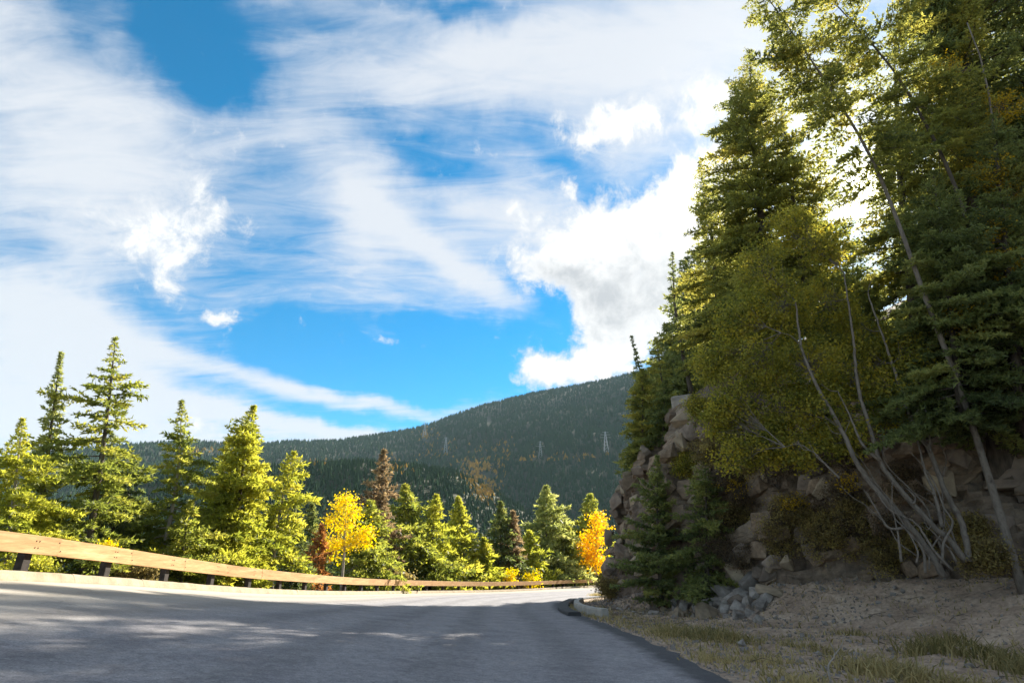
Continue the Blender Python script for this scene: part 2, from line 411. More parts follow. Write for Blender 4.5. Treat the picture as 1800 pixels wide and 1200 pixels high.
# ------------------------------------------------------------------ road, shoulder, kerbs
def asphalt_mat():
    m, t, out = mat_nodes('asphalt_worn')
    tc = nn(t, 'ShaderNodeTexCoord'); vec = tc.outputs['Object']
    c = ramp(t, tnoise(t, vec, 1.3, 6, .6), [(.3, (.175, .168, .182)), (.7, (.25, .242, .25))])
    sp = ramp(t, tnoise(t, vec, 45, 3, .7), [(.35, (.30, .30, .31)), (.5, (.5, .5, .5)), (.68, (.72, .71, .69))])
    mx = nn(t, 'ShaderNodeMix', data_type='RGBA', blend_type='OVERLAY'); mx.inputs[0].default_value = .8
    t.links.new(c, mx.inputs[6]); t.links.new(sp, mx.inputs[7])
    sp2 = ramp(t, tnoise(t, vec, 9, 5, .75), [(.36, (.36, .36, .37)), (.5, (.5, .5, .5)), (.64, (.66, .655, .64))])
    mx2 = nn(t, 'ShaderNodeMix', data_type='RGBA', blend_type='OVERLAY'); mx2.inputs[0].default_value = .7
    t.links.new(mx.outputs[2], mx2.inputs[6]); t.links.new(sp2, mx2.inputs[7]); mx = mx2
    # tar band along the inner edge, stored as tint 1, dust along the outer edge, tint 0, spread wider as painted sunlight
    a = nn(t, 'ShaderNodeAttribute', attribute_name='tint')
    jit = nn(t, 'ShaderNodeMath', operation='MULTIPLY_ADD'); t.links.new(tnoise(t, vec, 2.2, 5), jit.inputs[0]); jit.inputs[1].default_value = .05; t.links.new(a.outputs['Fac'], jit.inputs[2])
    mr = nn(t, 'ShaderNodeMapRange'); t.links.new(jit.outputs[0], mr.inputs[0]); mr.inputs[1].default_value = .975; mr.inputs[2].default_value = 1.0; mr.inputs[4].default_value = .75
    m2 = nn(t, 'ShaderNodeMix', data_type='RGBA'); t.links.new(mr.outputs[0], m2.inputs[0]); t.links.new(mx.outputs[2], m2.inputs[6]); m2.inputs[7].default_value = (.05, .05, .053, 1)
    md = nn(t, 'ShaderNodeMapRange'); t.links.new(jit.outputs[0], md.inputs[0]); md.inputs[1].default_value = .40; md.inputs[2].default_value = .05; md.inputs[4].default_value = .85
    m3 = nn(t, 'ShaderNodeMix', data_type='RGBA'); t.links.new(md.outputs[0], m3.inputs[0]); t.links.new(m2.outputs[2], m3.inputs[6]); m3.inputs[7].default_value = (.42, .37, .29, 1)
    wv = nn(t, 'ShaderNodeMath', operation='SINE'); wm = nn(t, 'ShaderNodeMath', operation='MULTIPLY_ADD'); t.links.new(jit.outputs[0], wm.inputs[0]); wm.inputs[1].default_value = 44.0; wm.inputs[2].default_value = 1.0
    t.links.new(wm.outputs[0], wv.inputs[0])
    tk = nn(t, 'ShaderNodeMapRange'); t.links.new(wv.outputs[0], tk.inputs[0]); tk.inputs[1].default_value = -.2; tk.inputs[2].default_value = 1.0; tk.inputs[3].default_value = 1.06; tk.inputs[4].default_value = .86
    vo = nn(t, 'ShaderNodeTexVoronoi', feature='DISTANCE_TO_EDGE'); vo.inputs['Scale'].default_value = .22
    wn_ = nn(t, 'ShaderNodeVectorMath', operation='MULTIPLY_ADD'); t.links.new(tnoise(t, vec, .9, 4, .6, 1), wn_.inputs[0]); wn_.inputs[1].default_value = (2.2, 2.2, 0); t.links.new(vec, wn_.inputs[2]); t.links.new(wn_.outputs[0], vo.inputs['Vector'])
    ck = nn(t, 'ShaderNodeMapRange'); t.links.new(vo.outputs['Distance'], ck.inputs[0]); ck.inputs[1].default_value = .004; ck.inputs[2].default_value = .012; ck.inputs[3].default_value = .86
    mm = nn(t, 'ShaderNodeMath', operation='MULTIPLY'); t.links.new(tk.outputs[0], mm.inputs[0]); t.links.new(ck.outputs[0], mm.inputs[1])
    mh = nn(t, 'ShaderNodeHueSaturation'); t.links.new(mm.outputs[0], mh.inputs['Value']); t.links.new(m3.outputs[2], mh.inputs['Color'])
    b = nn(t, 'ShaderNodeBsdfPrincipled'); b.inputs['Roughness'].default_value = .88; b.inputs['Specular IOR Level'].default_value = .25
    t.links.new(mh.outputs[0], b.inputs['Base Color'])
    bp = nn(t, 'ShaderNodeBump'); bp.inputs['Strength'].default_value = .5; bp.inputs['Distance'].default_value = .012
    t.links.new(tnoise(t, vec, 70, 4, .8), bp.inputs['Height']); t.links.new(bp.outputs[0], b.inputs['Normal'])
    t.links.new(b.outputs[0], out.inputs[0]); return m
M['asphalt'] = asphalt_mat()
M['dust'] = surf('shoulder_dust', [(.3, (.33, .28, .21)), (.7, (.46, .40, .31))], 1.8, .95, .5, 40, [(.3, (.3, .3, .3)), (.7, (.7, .7, .68))], 30, .6)
M['concrete'] = surf('kerb_concrete', [(.3, (.24, .19, .13)), (.7, (.38, .31, .22))], 2.5, .92, .5, 40, [(.3, (.35, .35, .35)), (.7, (.65, .65, .63))], 22, .6)
M['concrete_grey'] = surf('kerb_concrete_grey', [(.3, (.28, .27, .24)), (.7, (.42, .40, .36))], 3, .92, .5, 40)
M['tar'] = surf('tar_lip', [(.3, (.035, .035, .037)), (.7, (.07, .07, .07))], 5, .85, .6, 40)
M['dirt'] = surf('dirt_bank', [(.25, (.165, .118, .088)), (.48, (.32, .24, .18)), (.75, (.47, .375, .29))], .7, .97, .9, 14, [(.3, (.25, .24, .22)), (.7, (.75, .74, .72))], 9, .75, bdist=.05)
M['forest_floor'] = surf('forest_floor', [(.3, (.045, .045, .022)), (.7, (.11, .10, .05))], .8, .97, .8, 9, bdist=.08)
M['rock'] = surf('cliff_rock', [(.25, (.09, .065, .05)), (.5, (.19, .145, .108)), (.75, (.31, .25, .185))], .55, .93, 1.0, 3.2, [(.3, (.22, .22, .22)), (.72, (.78, .76, .72))], 4.5, .75, bdist=.14)
M['stone_grey'] = surf('stone_grey', [(.3, (.17, .15, .13)), (.7, (.35, .315, .28))], 3, .9, .8, 14, bdist=.03, obj_rand=.3)
M['stone_tan'] = surf('stone_tan', [(.3, (.18, .14, .10)), (.7, (.34, .27, .185))], 2.4, .9, .8, 12, bdist=.03, obj_rand=.25)
M['stone_brown'] = surf('stone_brown', [(.3, (.13, .10, .08)), (.7, (.28, .22, .17))], 2.4, .9, .8, 12, bdist=.03, obj_rand=.3)
def rail_mat():
    m, t, out = mat_nodes('rail_timber')
    tc = nn(t, 'ShaderNodeTexCoord'); mp = nn(t, 'ShaderNodeMapping'); mp.inputs['Scale'].default_value = (1, .12, 1.6)
    t.links.new(tc.outputs['Object'], mp.inputs[0]); vec = mp.outputs[0]
    c = ramp(t, tnoise(t, vec, 6, 6, .65), [(.3, (.32, .17, .07)), (.55, (.44, .265, .12)), (.75, (.52, .36, .20))])
    g = ramp(t, tnoise(t, vec, 30, 4, .6), [(.3, (.35, .33, .32)), (.7, (.62, .62, .62))])
    mx = nn(t, 'ShaderNodeMix', data_type='RGBA', blend_type='OVERLAY'); mx.inputs[0].default_value = .6
    t.links.new(c, mx.inputs[6]); t.links.new(g, mx.inputs[7])
    oi = nn(t, 'ShaderNodeObjectInfo'); h = nn(t, 'ShaderNodeHueSaturation')
    mr = nn(t, 'ShaderNodeMapRange'); t.links.new(oi.outputs['Random'], mr.inputs[0]); mr.inputs[3].default_value = .93; mr.inputs[4].default_value = 1.07
    t.links.new(mr.outputs[0], h.inputs['Value']); t.links.new(mx.outputs[2], h.inputs['Color'])
    b = nn(t, 'ShaderNodeBsdfPrincipled'); b.inputs['Roughness'].default_value = .8; b.inputs['Specular IOR Level'].default_value = .25
    t.links.new(h.outputs[0], b.inputs['Base Color'])
    bp = nn(t, 'ShaderNodeBump'); bp.inputs['Strength'].default_value = .4; bp.inputs['Distance'].default_value = .01
    t.links.new(tnoise(t, vec, 24, 5, .7), bp.inputs['Height']); t.links.new(bp.outputs[0], b.inputs['Normal'])
    t.links.new(b.outputs[0], out.inputs[0]); return m
M['rail'] = rail_mat()
M['post'] = surf('post_dark', [(.3, (.018, .015, .013)), (.7, (.05, .04, .035))], 8, .9, .4, 30)
M['bolt'] = surf('bolt_rust', [(.3, (.05, .03, .02)), (.7, (.10, .06, .04))], 20, .7, .3, 60)
M['steel'] = surf('pylon_steel', [(.3, (.26, .27, .28)), (.7, (.36, .37, .38))], .3, .6, .1)

KH = .20                                              # kerb height on the outer side
def build_road():
    rows, cols = 360, 60
    L = LEFT.copy(); L[:, :2] -= LN * .42; L[:, 2] -= KH
    w = np.linspace(0, 1, cols)
    V = np.empty((rows, cols, 3))
    for k in range(3): V[:, :, k] = L[:, None, k] * (1 - w) + RIGHT[:, None, k] * w
    # cross fall: most of the bank near the outer side
    V[:, :, 2] = RIGHT[:, None, 2] + (L[:, 2] - RIGHT[:, 2])[:, None] * (1 - w)[None, :] ** 1.5
    for i in range(rows): V[i, -1, :2] += (V[i, -1, :2] - V[i, -2, :2]) * (1.2 * fbm((i * .9, 0, 0), 1.0, 3))
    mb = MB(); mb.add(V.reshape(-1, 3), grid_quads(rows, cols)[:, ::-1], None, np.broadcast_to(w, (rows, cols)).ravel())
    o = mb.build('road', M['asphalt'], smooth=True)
    tag(o, 'worn grey asphalt road curving right round the cliff', 'road', kind='structure')
    return V
ROADV = build_road()

def build_left_kerb():
    root = thing('kerb', 'tan concrete kerb along the outer road edge below the timber rail', 'kerb', (0, 0, 0)); root['kind'] = 'structure'
    s = np.r_[0, np.cumsum(np.linalg.norm(np.diff(LEFT, axis=0), axis=1))]
    step = 3.0; k = 0; x = 2.0; rng = np.random.default_rng(4)
    while x + step < s[-1] - 5 and x < 150:
        mb = MB(); n = 8
        xs = np.linspace(x + .006, x + step - .006, n)
        c = np.stack([np.interp(xs, s, LEFT[:, i]) for i in range(3)], 1)
        nr = np.stack([np.interp(xs, s, LN[:, i]) for i in range(2)], 1)
        dz = rng.normal() * .003
        prof = [(-.46, -KH - .12), (-.44, -KH + .02), (-.37, -.035), (-.32, -.004), (.10, .0), (.16, -.03), (.18, -.35)]
        V = np.empty((n, len(prof), 3))
        for j, (o_, z_) in enumerate(prof):
            V[:, j, :2] = c[:, :2] + nr * o_; V[:, j, 2] = c[:, 2] + z_ + dz + rng.normal(size=n) * .004
        V = V.reshape(-1, 3); m = len(prof)
        caps = [[0, i, i + 1] for i in range(1, m - 1)] + [[(n - 1) * m, (n - 1) * m + i + 1, (n - 1) * m + i] for i in range(1, m - 1)]
        mb.add(V, grid_quads(n, m), caps)
        mb.build('kerb_stone', M['concrete'], root, smooth=False)
        x += step; k += 1
build_left_kerb()

def build_rail():
    base = LEFT[30]
    root = thing('guard_rail', 'long timber guard rail of tan boards on dark posts along the curve', 'guard rail', (0, 0, 0))
    off = .02
    s = np.r_[0, np.cumsum(np.linalg.norm(np.diff(LEFT, axis=0), axis=1))]
    def P(x, o_=0.):
        c = np.array([np.interp(x, s, LEFT[:, i]) for i in range(3)]); nr = np.array([np.interp(x, s, LN[:, i]) for i in range(2)])
        c[:2] += nr * o_; return c, np.array([nr[0], nr[1], 0.])
    # post phase: one stands where the photograph shows it at column 157
    tgt = at(157, 1016, 15.4); i0 = np.argmin(np.linalg.norm(LEFT - tgt, axis=1)); x0 = s[i0]
    x = x0 - 3.0 * math.floor((x0 - 2) / 3.0)
    rng = np.random.default_rng(9); k = 0
    while x < 175 and x < s[-1] - 4:
        c, nr = P(x, -.05); tg = np.array([nr[1], -nr[0], 0.])
        mb = MB(); box(mb, c + nr * .10 + np.array([0, 0, .02]), tg * .11, nr * .085, np.array([0, 0, .63]))
        mb.build('post', M['post'], root)
        # board from 0.75 m past this post to 0.75 m past the next
        a, e = x + .75, x + 3.75; n = 6; xs = np.linspace(a + .003, e - .003, n); mb = MB()
        tz = rng.normal() * .004; to = rng.normal() * .002
        prof = [(-.055, .37), (-.055, .745), (-.045, .755), (.045, .755), (.055, .745), (.055, .37)]
        V = []
        for xx in xs:
            cc, nv = P(xx, -.05)
            for (o_, z_) in prof: V.append(cc + nv * (o_ - .055 + to) + np.array([0, 0, z_ + tz]))
        m = len(prof); q = [[i * m + j, i * m + (j + 1) % m, (i + 1) * m + (j + 1) % m, (i + 1) * m + j] for i in range(n - 1) for j in range(m)]
        caps = [[0, i + 1, i] for i in range(1, m - 1)] + [[(n - 1) * m, (n - 1) * m + i, (n - 1) * m + i + 1] for i in range(1, m - 1)]
        mb.add(V, q, caps); board = mb.build('rail_board', M['rail'], root)
        if x - x0 < 9:
            for bx, bz in ((-.05, .50), (.05, .50), (-.05, .64), (.05, .64), (.70, .66), (.80, .48)):
                cc, nv = P(x + 3.0 + bx, -.05); bm = MB()
                p = cc + nv * (-.112 + to) + np.array([0, 0, bz]); t2 = np.array([nv[1], -nv[0], 0.])
                tube(bm, [p + nv * .004, p - nv * .010], [.016, .013], 6)
                bm.build('bolt', M['bolt'], board)
        x += 3.0; k += 1
build_rail()

# ------------------------------------------------------------------ near ground on the outer side
def slope_drop(o): return -(.02 + .30 * np.maximum(o - .5, 0) ** 1.0 * .5 + .012 * np.maximum(o - 1, 0) ** 1.6)
def build_slope():
    offs = np.r_[np.linspace(.0, 12, 30), 15, 20, 28, 40, 60, 90, 140]
    rows = 360; V = np.empty((rows, len(offs), 3))
    for j, o_ in enumerate(offs):
        V[:, j, :2] = LEFT[:, :2] + LN * o_; V[:, j, 2] = LEFT[:, 2] - .05 + np.maximum(slope_drop(o_), -75)
    for i in range(rows):
        for j in range(len(offs)):
            V[i, j, 2] += .18 * min(offs[j], 4) / 4 * fbm(V[i, j], .5) * (1 if j else 0)
    mb = MB(); mb.add(V.reshape(-1, 3), grid_quads(rows, len(offs)))
    o = mb.build('slope', M['forest_floor'], smooth=True)
    tag(o, 'wooded slope falling away beyond the guard rail', 'slope', kind='structure')
build_slope()
def slope_z(x, y):
    d = np.hypot(LEFT[:, 0] - x, LEFT[:, 1] - y); i = int(np.argmin(d))
    return LEFT[i, 2] - .05 + slope_drop(d[i]), d[i]

# ------------------------------------------------------------------ far hillside
RIDGE = [(-500, 830), (-200, 822), (0, 806), (120, 792), (240, 781), (330, 777), (400, 780), (470, 781), (510, 776), (560, 776), (600, 774), (660, 765), (720, 756), (750, 748), (800, 730), (850, 713), (900, 701), (940, 691), (1000, 681), (1060, 670), (1100, 660), (1150, 648), (1250, 640), (1400, 660), (1700, 690), (2300, 700)]
SPUR = [(-500, 900), (0, 880), (200, 865), (380, 850), (480, 838), (560, 828), (640, 822), (720, 824), (800, 836), (880, 880), (960, 930), (1060, 970), (1300, 1000), (2300, 1010)]
def tab(T):
    a = [azel(*p) for p in T]
    # far to the side the rays leave the lens' range: keep the azimuths increasing
    return np.array([x[0] for x in a]), np.array([x[1] for x in a])
RA, RELV = tab(RIDGE); SA, SELV = tab(SPUR)
def hill_height(az, r):
    R = 1750 + 250 * np.sin(np.radians(az * 3 + 40)) + np.interp(az, [-60, -20, 0, 15], [500, 250, 0, -150])
    e = np.tan(np.radians(np.interp(az, RA, RELV)))
    zr = R * e + CAMZ
    u = np.clip((r - 150) / (R - 150), 0, 1.0)
    main = -70 + (zr + 70) * (u ** 1.25 * .65 + .35 * smooth(u, .1, 1.0))
    over = np.clip(r - R, 0, None); main = main - over * .35 - (over ** 2) * 2e-4
    Rs = 620 + 60 * np.sin(np.radians(az * 5)); zs = Rs * np.tan(np.radians(np.interp(az, SA, SELV))) + CAMZ
    sp = -70 + (zs + 70) * np.exp(-((r - Rs) / np.where(r < Rs, 230, 170)) ** 2)
    bench = 22 * np.exp(-((az - 6) / 6) ** 2) * smooth(r, 900, 1010) * (1 - smooth(r, 1010, 1250))
    return np.maximum(main + bench, sp)
def build_hill():
    azs = np.linspace(-70, 62, 330); rs = np.r_[np.geomspace(140, 2700, 150)]
    A, R_ = np.meshgrid(azs, rs, indexing='ij'); Z = hill_height(A, R_)
    X = R_ * np.sin(np.radians(A)); Y = R_ * np.cos(np.radians(A))
    for i in range(len(azs)):
        for j in range(len(rs)):
            f = min(max((rs[j] - 160) / 400, 0), 1) * (1 - smooth(rs[j], 1350, 1700))
            Z[i, j] += 14 * f * fbm((X[i, j], Y[i, j], 0), .006, 4)
    mb = MB(); mb.add(np.stack([X, Y, Z], -1).reshape(-1, 3), grid_quads(len(azs), len(rs)))
    o = mb.build('hill', M['hill'], smooth=True)
    tag(o, 'forested mountainside rising beyond the valley', 'hill', kind='structure')
    return azs, rs, Z
M['hill'] = surf('hill_ground', [(.3, (.028, .034, .018)), (.7, (.06, .062, .032))], .02, .97, .6, .3, bdist=1.0)
def forest_mat():
    m, t, out = mat_nodes('far_conifers'); a = nn(t, 'ShaderNodeAttribute', attribute_name='tint')
    c = ramp(t, a.outputs['Fac'], [(.0, (.022, .042, .022)), (.5, (.035, .060, .030)), (.74, (.052, .074, .034)), (.76, (.20, .125, .025)), (1, (.32, .19, .04))])
    d = nn(t, 'ShaderNodeBsdfDiffuse'); t.links.new(c, d.inputs[0]); t.links.new(d.outputs[0], out.inputs[0]); return m
M['forest'] = forest_mat()
M['pale_rock'] = surf('pale_outcrop', [(.3, (.25, .24, .23)), (.7, (.42, .40, .38))], .1, .95, .6, 1.0, bdist=.6)
HAZ, HRS, HZ = build_hill()
def hill_z(az, r):
    fi = np.clip((az - HAZ[0]) / (HAZ[1] - HAZ[0]), 0, len(HAZ) - 1.001); fj = np.clip(np.interp(r, HRS, np.arange(len(HRS))), 0, len(HRS) - 1.001)
    i = fi.astype(int); j = fj.astype(int); a = fi - i; b = fj - j
    return HZ[i, j] * (1 - a) * (1 - b) + HZ[i + 1, j] * a * (1 - b) + HZ[i, j + 1] * (1 - a) * b + HZ[i + 1, j + 1] * a * b
def project(P):
    d = P - np.array([0, 0, CAMZ]); dep = d[:, 1] * CP + d[:, 2] * SP
    return 900 + F * d[:, 0] / dep, 600 - F * (-d[:, 1] * SP + d[:, 2] * CP) / dep
def build_forest():
    rng = np.random.default_rng(12); N = 75000
    az = rng.uniform(-52, 17, N); r = np.exp(rng.uniform(math.log(260), math.log(2350), N))
    z = hill_z(az, r); P = np.stack([r * np.sin(np.radians(az)), r * np.cos(np.radians(az)), z], 1)
    px, py = project(P)
    h = rng.uniform(5, 11, N) * np.clip(r / 900, .6, 1.2); w = h * rng.uniform(.20, .30, N)
    tint = np.clip(rng.normal(.42, .07, N), .05, .68)
    gro = [(840, 835, 26, 22, .75), (855, 865, 22, 18, .6), (880, 805, 18, 14, .35), (745, 768, 9, 9, .8), (830, 815, 30, 7, .4), (700, 825, 16, 6, .6), (695, 805, 8, 5, .5), (765, 800, 30, 8, .25), (870, 785, 40, 10, .2), (545, 815, 30, 8, .3), (960, 808, 60, 3.5, .45), (1030, 802, 50, 3.5, .5), (350, 792, 40, 8, .3), (590, 905, 60, 25, .06), (860, 850, 10, 30, .5), (780, 780, 40, 20, .1)]
    for (cx, cy, sx, sy, pr) in gro:
        g = np.exp(-((px - cx) / sx) ** 2 - ((py - cy) / sy) ** 2) * pr
        hit = rng.random(N) < g * 1.5; tint[hit] = rng.uniform(.8, 1.0, hit.sum()); h[hit] *= .6; w[hit] *= 1.25
    clear = [(860, 741, 5, 9), (930, 812, 40, 2), (862, 836, 14, 4)]
    keep = np.ones(N, bool)
    for (cx, cy, sx, sy) in clear: keep &= ~(((px - cx) / sx) ** 2 + ((py - cy) / sy) ** 2 < 1)
    keep &= (px > -150) & (px < 1150)
    P, h, w, tint = P[keep], h[keep], w[keep], tint[keep]; n = len(P)
    ns = 4; a = np.arange(ns) * 2 * math.pi / ns; ph = rng.uniform(0, 6.28, n); jr = rng.uniform(.65, 1.3, (n, ns))
    r1 = np.stack([P[:, None, 0] + np.cos(a[None] + ph[:, None]) * jr * w[:, None], P[:, None, 1] + np.sin(a[None] + ph[:, None]) * jr * w[:, None], np.broadcast_to((P[:, 2] - .3)[:, None], (n, ns))], -1)
    tip = P + np.stack([rng.normal(0, .3, n), rng.normal(0, .3, n), h], 1)
    V = np.concatenate([r1, tip[:, None]], 1); k = ns + 1; b = (np.arange(n) * k)[:, None]; j = np.arange(ns); jn = (j + 1) % ns; q = None
    t = np.stack([b + j, b + jn, np.broadcast_to(b + ns, (n, ns))], -1).reshape(-1, 3)
    mb = MB(); mb.add(V.reshape(-1, 3), q, t, np.repeat(tint, k))
    o = mb.build('forest', M['forest'])
    tag(o, 'dark conifer forest with orange aspen groves covering the mountainside', 'forest', kind='stuff')
build_forest()

# ------------------------------------------------------------------ inner side: verge, bank and cliff
FOOT = [(98, 100), (60, 88), (34, 70), (20, 57), (11, 45), (6.6, 37), (5.2, 33), (5.6, 30.5), (7.4, 26), (9.3, 22.4), (11.3, 19.2), (13.2, 16.6), (15.2, 13.6), (17.0, 9.5), (18.0, 4), (18.5, -4), (19, -14)]
FOOT = spline([(x, y, 0) for x, y in FOOT][::-1], 420)
fs = np.r_[0, np.cumsum(np.linalg.norm(np.diff(FOOT, axis=0), axis=1))]
FN = -out_normal(FOOT)                                     # away from the road
def foot_z(y): return np.interp(y, [-14, 5, 14, 18, 22, 26, 30, 33, 40, 100], [1.3, 1.45, 1.4, 1.25, 1.1, .85, .5, .3, .3, .3])
def verge_rows():
    """matching points on the road's inner edge and on the cliff foot"""
    R0 = np.linspace(0, 1, 260)
    s2 = np.r_[0, np.cumsum(np.linalg.norm(np.diff(RIGHT, axis=0), axis=1))]
    # pairs by arc position
    pr = [(0, 0), (14, 13), (20, 21.5), (26.5, 27.5), (34, 33), (40.5, 38.5), (46, 44), (52, 50), (s2[-1], fs[-1])]
    a = np.interp(R0, np.linspace(0, 1, len(pr)), [p[0] for p in pr]); b = np.interp(R0, np.linspace(0, 1, len(pr)), [p[1] for p in pr])
    E = np.stack([np.interp(a, s2, RIGHT[:, i]) for i in range(3)], 1); Ft = np.stack([np.interp(b, fs, FOOT[:, i]) for i in range(3)], 1)
    return E, Ft
def build_verge():
    E, Ft = verge_rows(); cols = 90; w = np.linspace(0, 1.12, cols)
    V = np.empty((len(E), cols, 3))
    fz = foot_z(Ft[:, 1])
    for j, t in enumerate(w):
        V[:, j, :2] = E[:, :2] * (1 - t) + Ft[:, :2] * t
        rise = float(smooth(np.array(t), .50, 1.02)) + max(t - 1, 0)
        V[:, j, 2] = -.03 + fz * rise - .10 * math.exp(-((t - .28) / .16) ** 2)
    for i in range(len(E)):
        for j in range(cols):
            p = V[i, j]; t = w[j]; am = smooth(np.array(t), 0.0, .25)
            V[i, j, 2] += am * (.10 * fbm((p[0], p[1], 3), .7, 3) + .07 * fbm((p[0], p[1], 7), 2.3, 4) * (0.5 + t) + .03 * fbm((p[0], p[1], 1), 7, 3))
    mb = MB(); mb.add(V.reshape(-1, 3), grid_quads(len(E), cols)[:, ::-1])
    o = mb.build('verge', M['dirt'], smooth=True)
    tag(o, 'brown gravelly dirt verge and bank between road and cliff', 'verge', kind='structure')
    return V
VERGE = build_verge()
VF = VERGE.reshape(-1, 3)
def verge_z(x, y):
    return float(VF[np.argmin((VF[:, 0] - x) ** 2 + (VF[:, 1] - y) ** 2), 2])

def cell(p, sc):
    """blocky value: offset and edge distance of the nearest Voronoi cell"""
    d, pts = mnoise.voronoi(Vector((p[0] * sc[0], p[1] * sc[1], p[2] * sc[2])))
    c = mnoise.cell(Vector((pts[0][0] * 7.3, pts[0][1] * 5.1, pts[0][2] * 9.7)))
    return c, d[1] - d[0]
CLIFF_H = [(-14, 7.5), (5, 8.5), (14, 9.5), (20, 9.6), (24, 9.4), (27.5, 9.2), (30, 8.4), (32, 7.0), (33, 6.6), (38, 6.5), (60, 6), (100, 6)]
def cliff_top(y): return np.interp(y, [p[0] for p in CLIFF_H], [p[1] for p in CLIFF_H])
def build_cliff():
    lo, hi = np.interp(-8, FOOT[:, 1], fs), np.interp(75, FOOT[:, 1], fs)
    xs = np.linspace(lo, min(hi, fs[-1]), 330)
    c = np.stack([np.interp(xs, fs, FOOT[:, i]) for i in range(2)], 1); n = np.stack([np.interp(xs, fs, FN[:, i]) for i in range(2)], 1)
    for _ in range(6): n[1:-1] = (n[:-2] + n[1:-1] * 2 + n[2:]) / 4
    n = unit(n)
    nv = 120; V = np.empty((len(xs), nv + 24, 3))
    for i in range(len(xs)):
        z0 = foot_z(c[i, 1]) - .6; H = cliff_top(c[i, 1])
        for j in range(nv):
            v = j / (nv - 1); z = z0 + (H - z0) * v
            back = .9 * v + 1.6 * max(v - .8, 0) / .2 * .6
            p0 = (c[i, 0], c[i, 1], z)
            c1, e1 = cell(p0, (.42, .42, .30)); c2, e2 = cell(p0, (1.15, 1.15, .9))
            d = .75 * c1 + .30 * c2 - .28 * math.exp(-e1 * 14) - .12 * math.exp(-e2 * 12) + .5 * fbm(p0, .22, 3) + .10 * fbm(p0, 2.4, 4)
            V[i, j] = (*(c[i] + n[i] * (back - d * (.35 + .65 * min(v * 4, 1)))), z + .10 * c2)
        for j in range(24):
            u = (j + 1) / 24; b = 2.0 + 45 * u ** 1.7
            p0 = c[i] + n[i] * b
            V[i, nv + j] = (*p0, H + 16 * u ** 1.35 + .35 * fbm((p0[0], p0[1], 0), .5, 3))
    mb = MB(); mb.add(V.reshape(-1, 3), grid_quads(len(xs), nv + 24)[:, ::-1])
    o = mb.build('cliff', M['rock'])
    tag(o, 'brown fractured rock cliff rising beside the inner road edge', 'cliff', kind='structure')
    return o, V
CLIFF, CV = build_cliff()
CVF = CV.reshape(-1, 3)
def cliff_hit(px, py, lift=0.0):
    """first point of the rock face seen in a direction"""
    r = unit(ray(px, py)); d = CVF - np.array([0, 0, CAMZ]); t = d @ r
    off = np.linalg.norm(d - t[:, None] * r, axis=1); ok = (off < .22) & (t > 2)
    if not ok.any(): i = int(np.argmin(off + (t < 2) * 99)); return CVF[i]
    return CVF[ok][np.argmin(t[ok])]

def stone_mesh(name, seed, mat):
    """angular broken block about 1 m across"""
    import bmesh
    rng = np.random.default_rng(seed); bm = bmesh.new()
    for _ in range(15):
        p = rng.uniform(-.5, .5, 3); p = p / max(np.abs(p)) * .5 if rng.random() < .75 else p
        bm.verts.new(p * np.array([1, 1, 1]) * rng.uniform(.82, 1.0))
    r = bmesh.ops.convex_hull(bm, input=bm.verts)
    bmesh.ops.delete(bm, geom=[e for e in r['geom_interior'] if isinstance(e, bmesh.types.BMVert)], context='VERTS')
    bmesh.ops.bevel(bm, geom=bm.edges[:], offset=.018, segments=1, affect='EDGES')
    me = bpy.data.meshes.new(name); bm.to_mesh(me); bm.free(); me.materials.append(mat)
    return me
M['stone_rock'] = M['rock_block'] = surf('rock_block', [(.25, (.105, .075, .052)), (.5, (.225, .165, .115)), (.75, (.35, .27, .19))], .9, .93, .9, 5, [(.3, (.25, .25, .25)), (.72, (.76, .74, .70))], 6, .7, bdist=.06, obj_rand=.25)
STONES = {k: [stone_mesh(f'stone_{k}_{i}', 40 + i * 3 + len(k), M['stone_' + k]) for i in range(5)] for k in ('grey', 'tan', 'brown', 'rock')}
def place_stone(name, kind, loc, scale, seed, parent=None):
    r = random.Random(seed)
    o = bpy.data.objects.new(name, STONES[kind][r.randrange(5)]); COL.objects.link(o); o.parent = parent
    o.location = tuple(loc); o.rotation_euler = (r.uniform(-.5, .5), r.uniform(-.5, .5), r.uniform(0, 6.28)); o.scale = scale
    return o
# jointed blocks all over the rock face
def build_blocks():
    r = random.Random(21); nx = CV.shape[0]; rows = [i for i in range(nx) if 9 < CV[i, 20, 1] < 36 and CV[i, 20, 0] < 17]; k = 0
    while k < 265:
        i = r.choice(rows); j = int(118 * r.random() ** .9) + 1; p = CV[i, j]; tx, ty = project(p[None])
        if not (1050 < tx[0] < 1830 and 640 < ty[0] < 1040): 
            if r.random() < .97: continue
        t = CV[min(i + 3, nx - 1), j] - CV[max(i - 3, 0), j]; a = math.atan2(t[1], t[0])
        w = r.uniform(.45, 1.0) * (1.25 if r.random() < .2 else 1)
        o = place_stone('stone', ('tan' if tx[0] < 1140 and r.random() < .55 else 'rock') if r.random() < .72 else r.choice(['brown', 'tan']), p, (w * r.uniform(.9, 1.5), w * .75, w * r.uniform(.6, 1.15)), 700 + k, CLIFF)
        o.rotation_euler = (r.gauss(0, .16), r.gauss(.12, .16), a + r.gauss(0, .22)); k += 1
build_blocks()
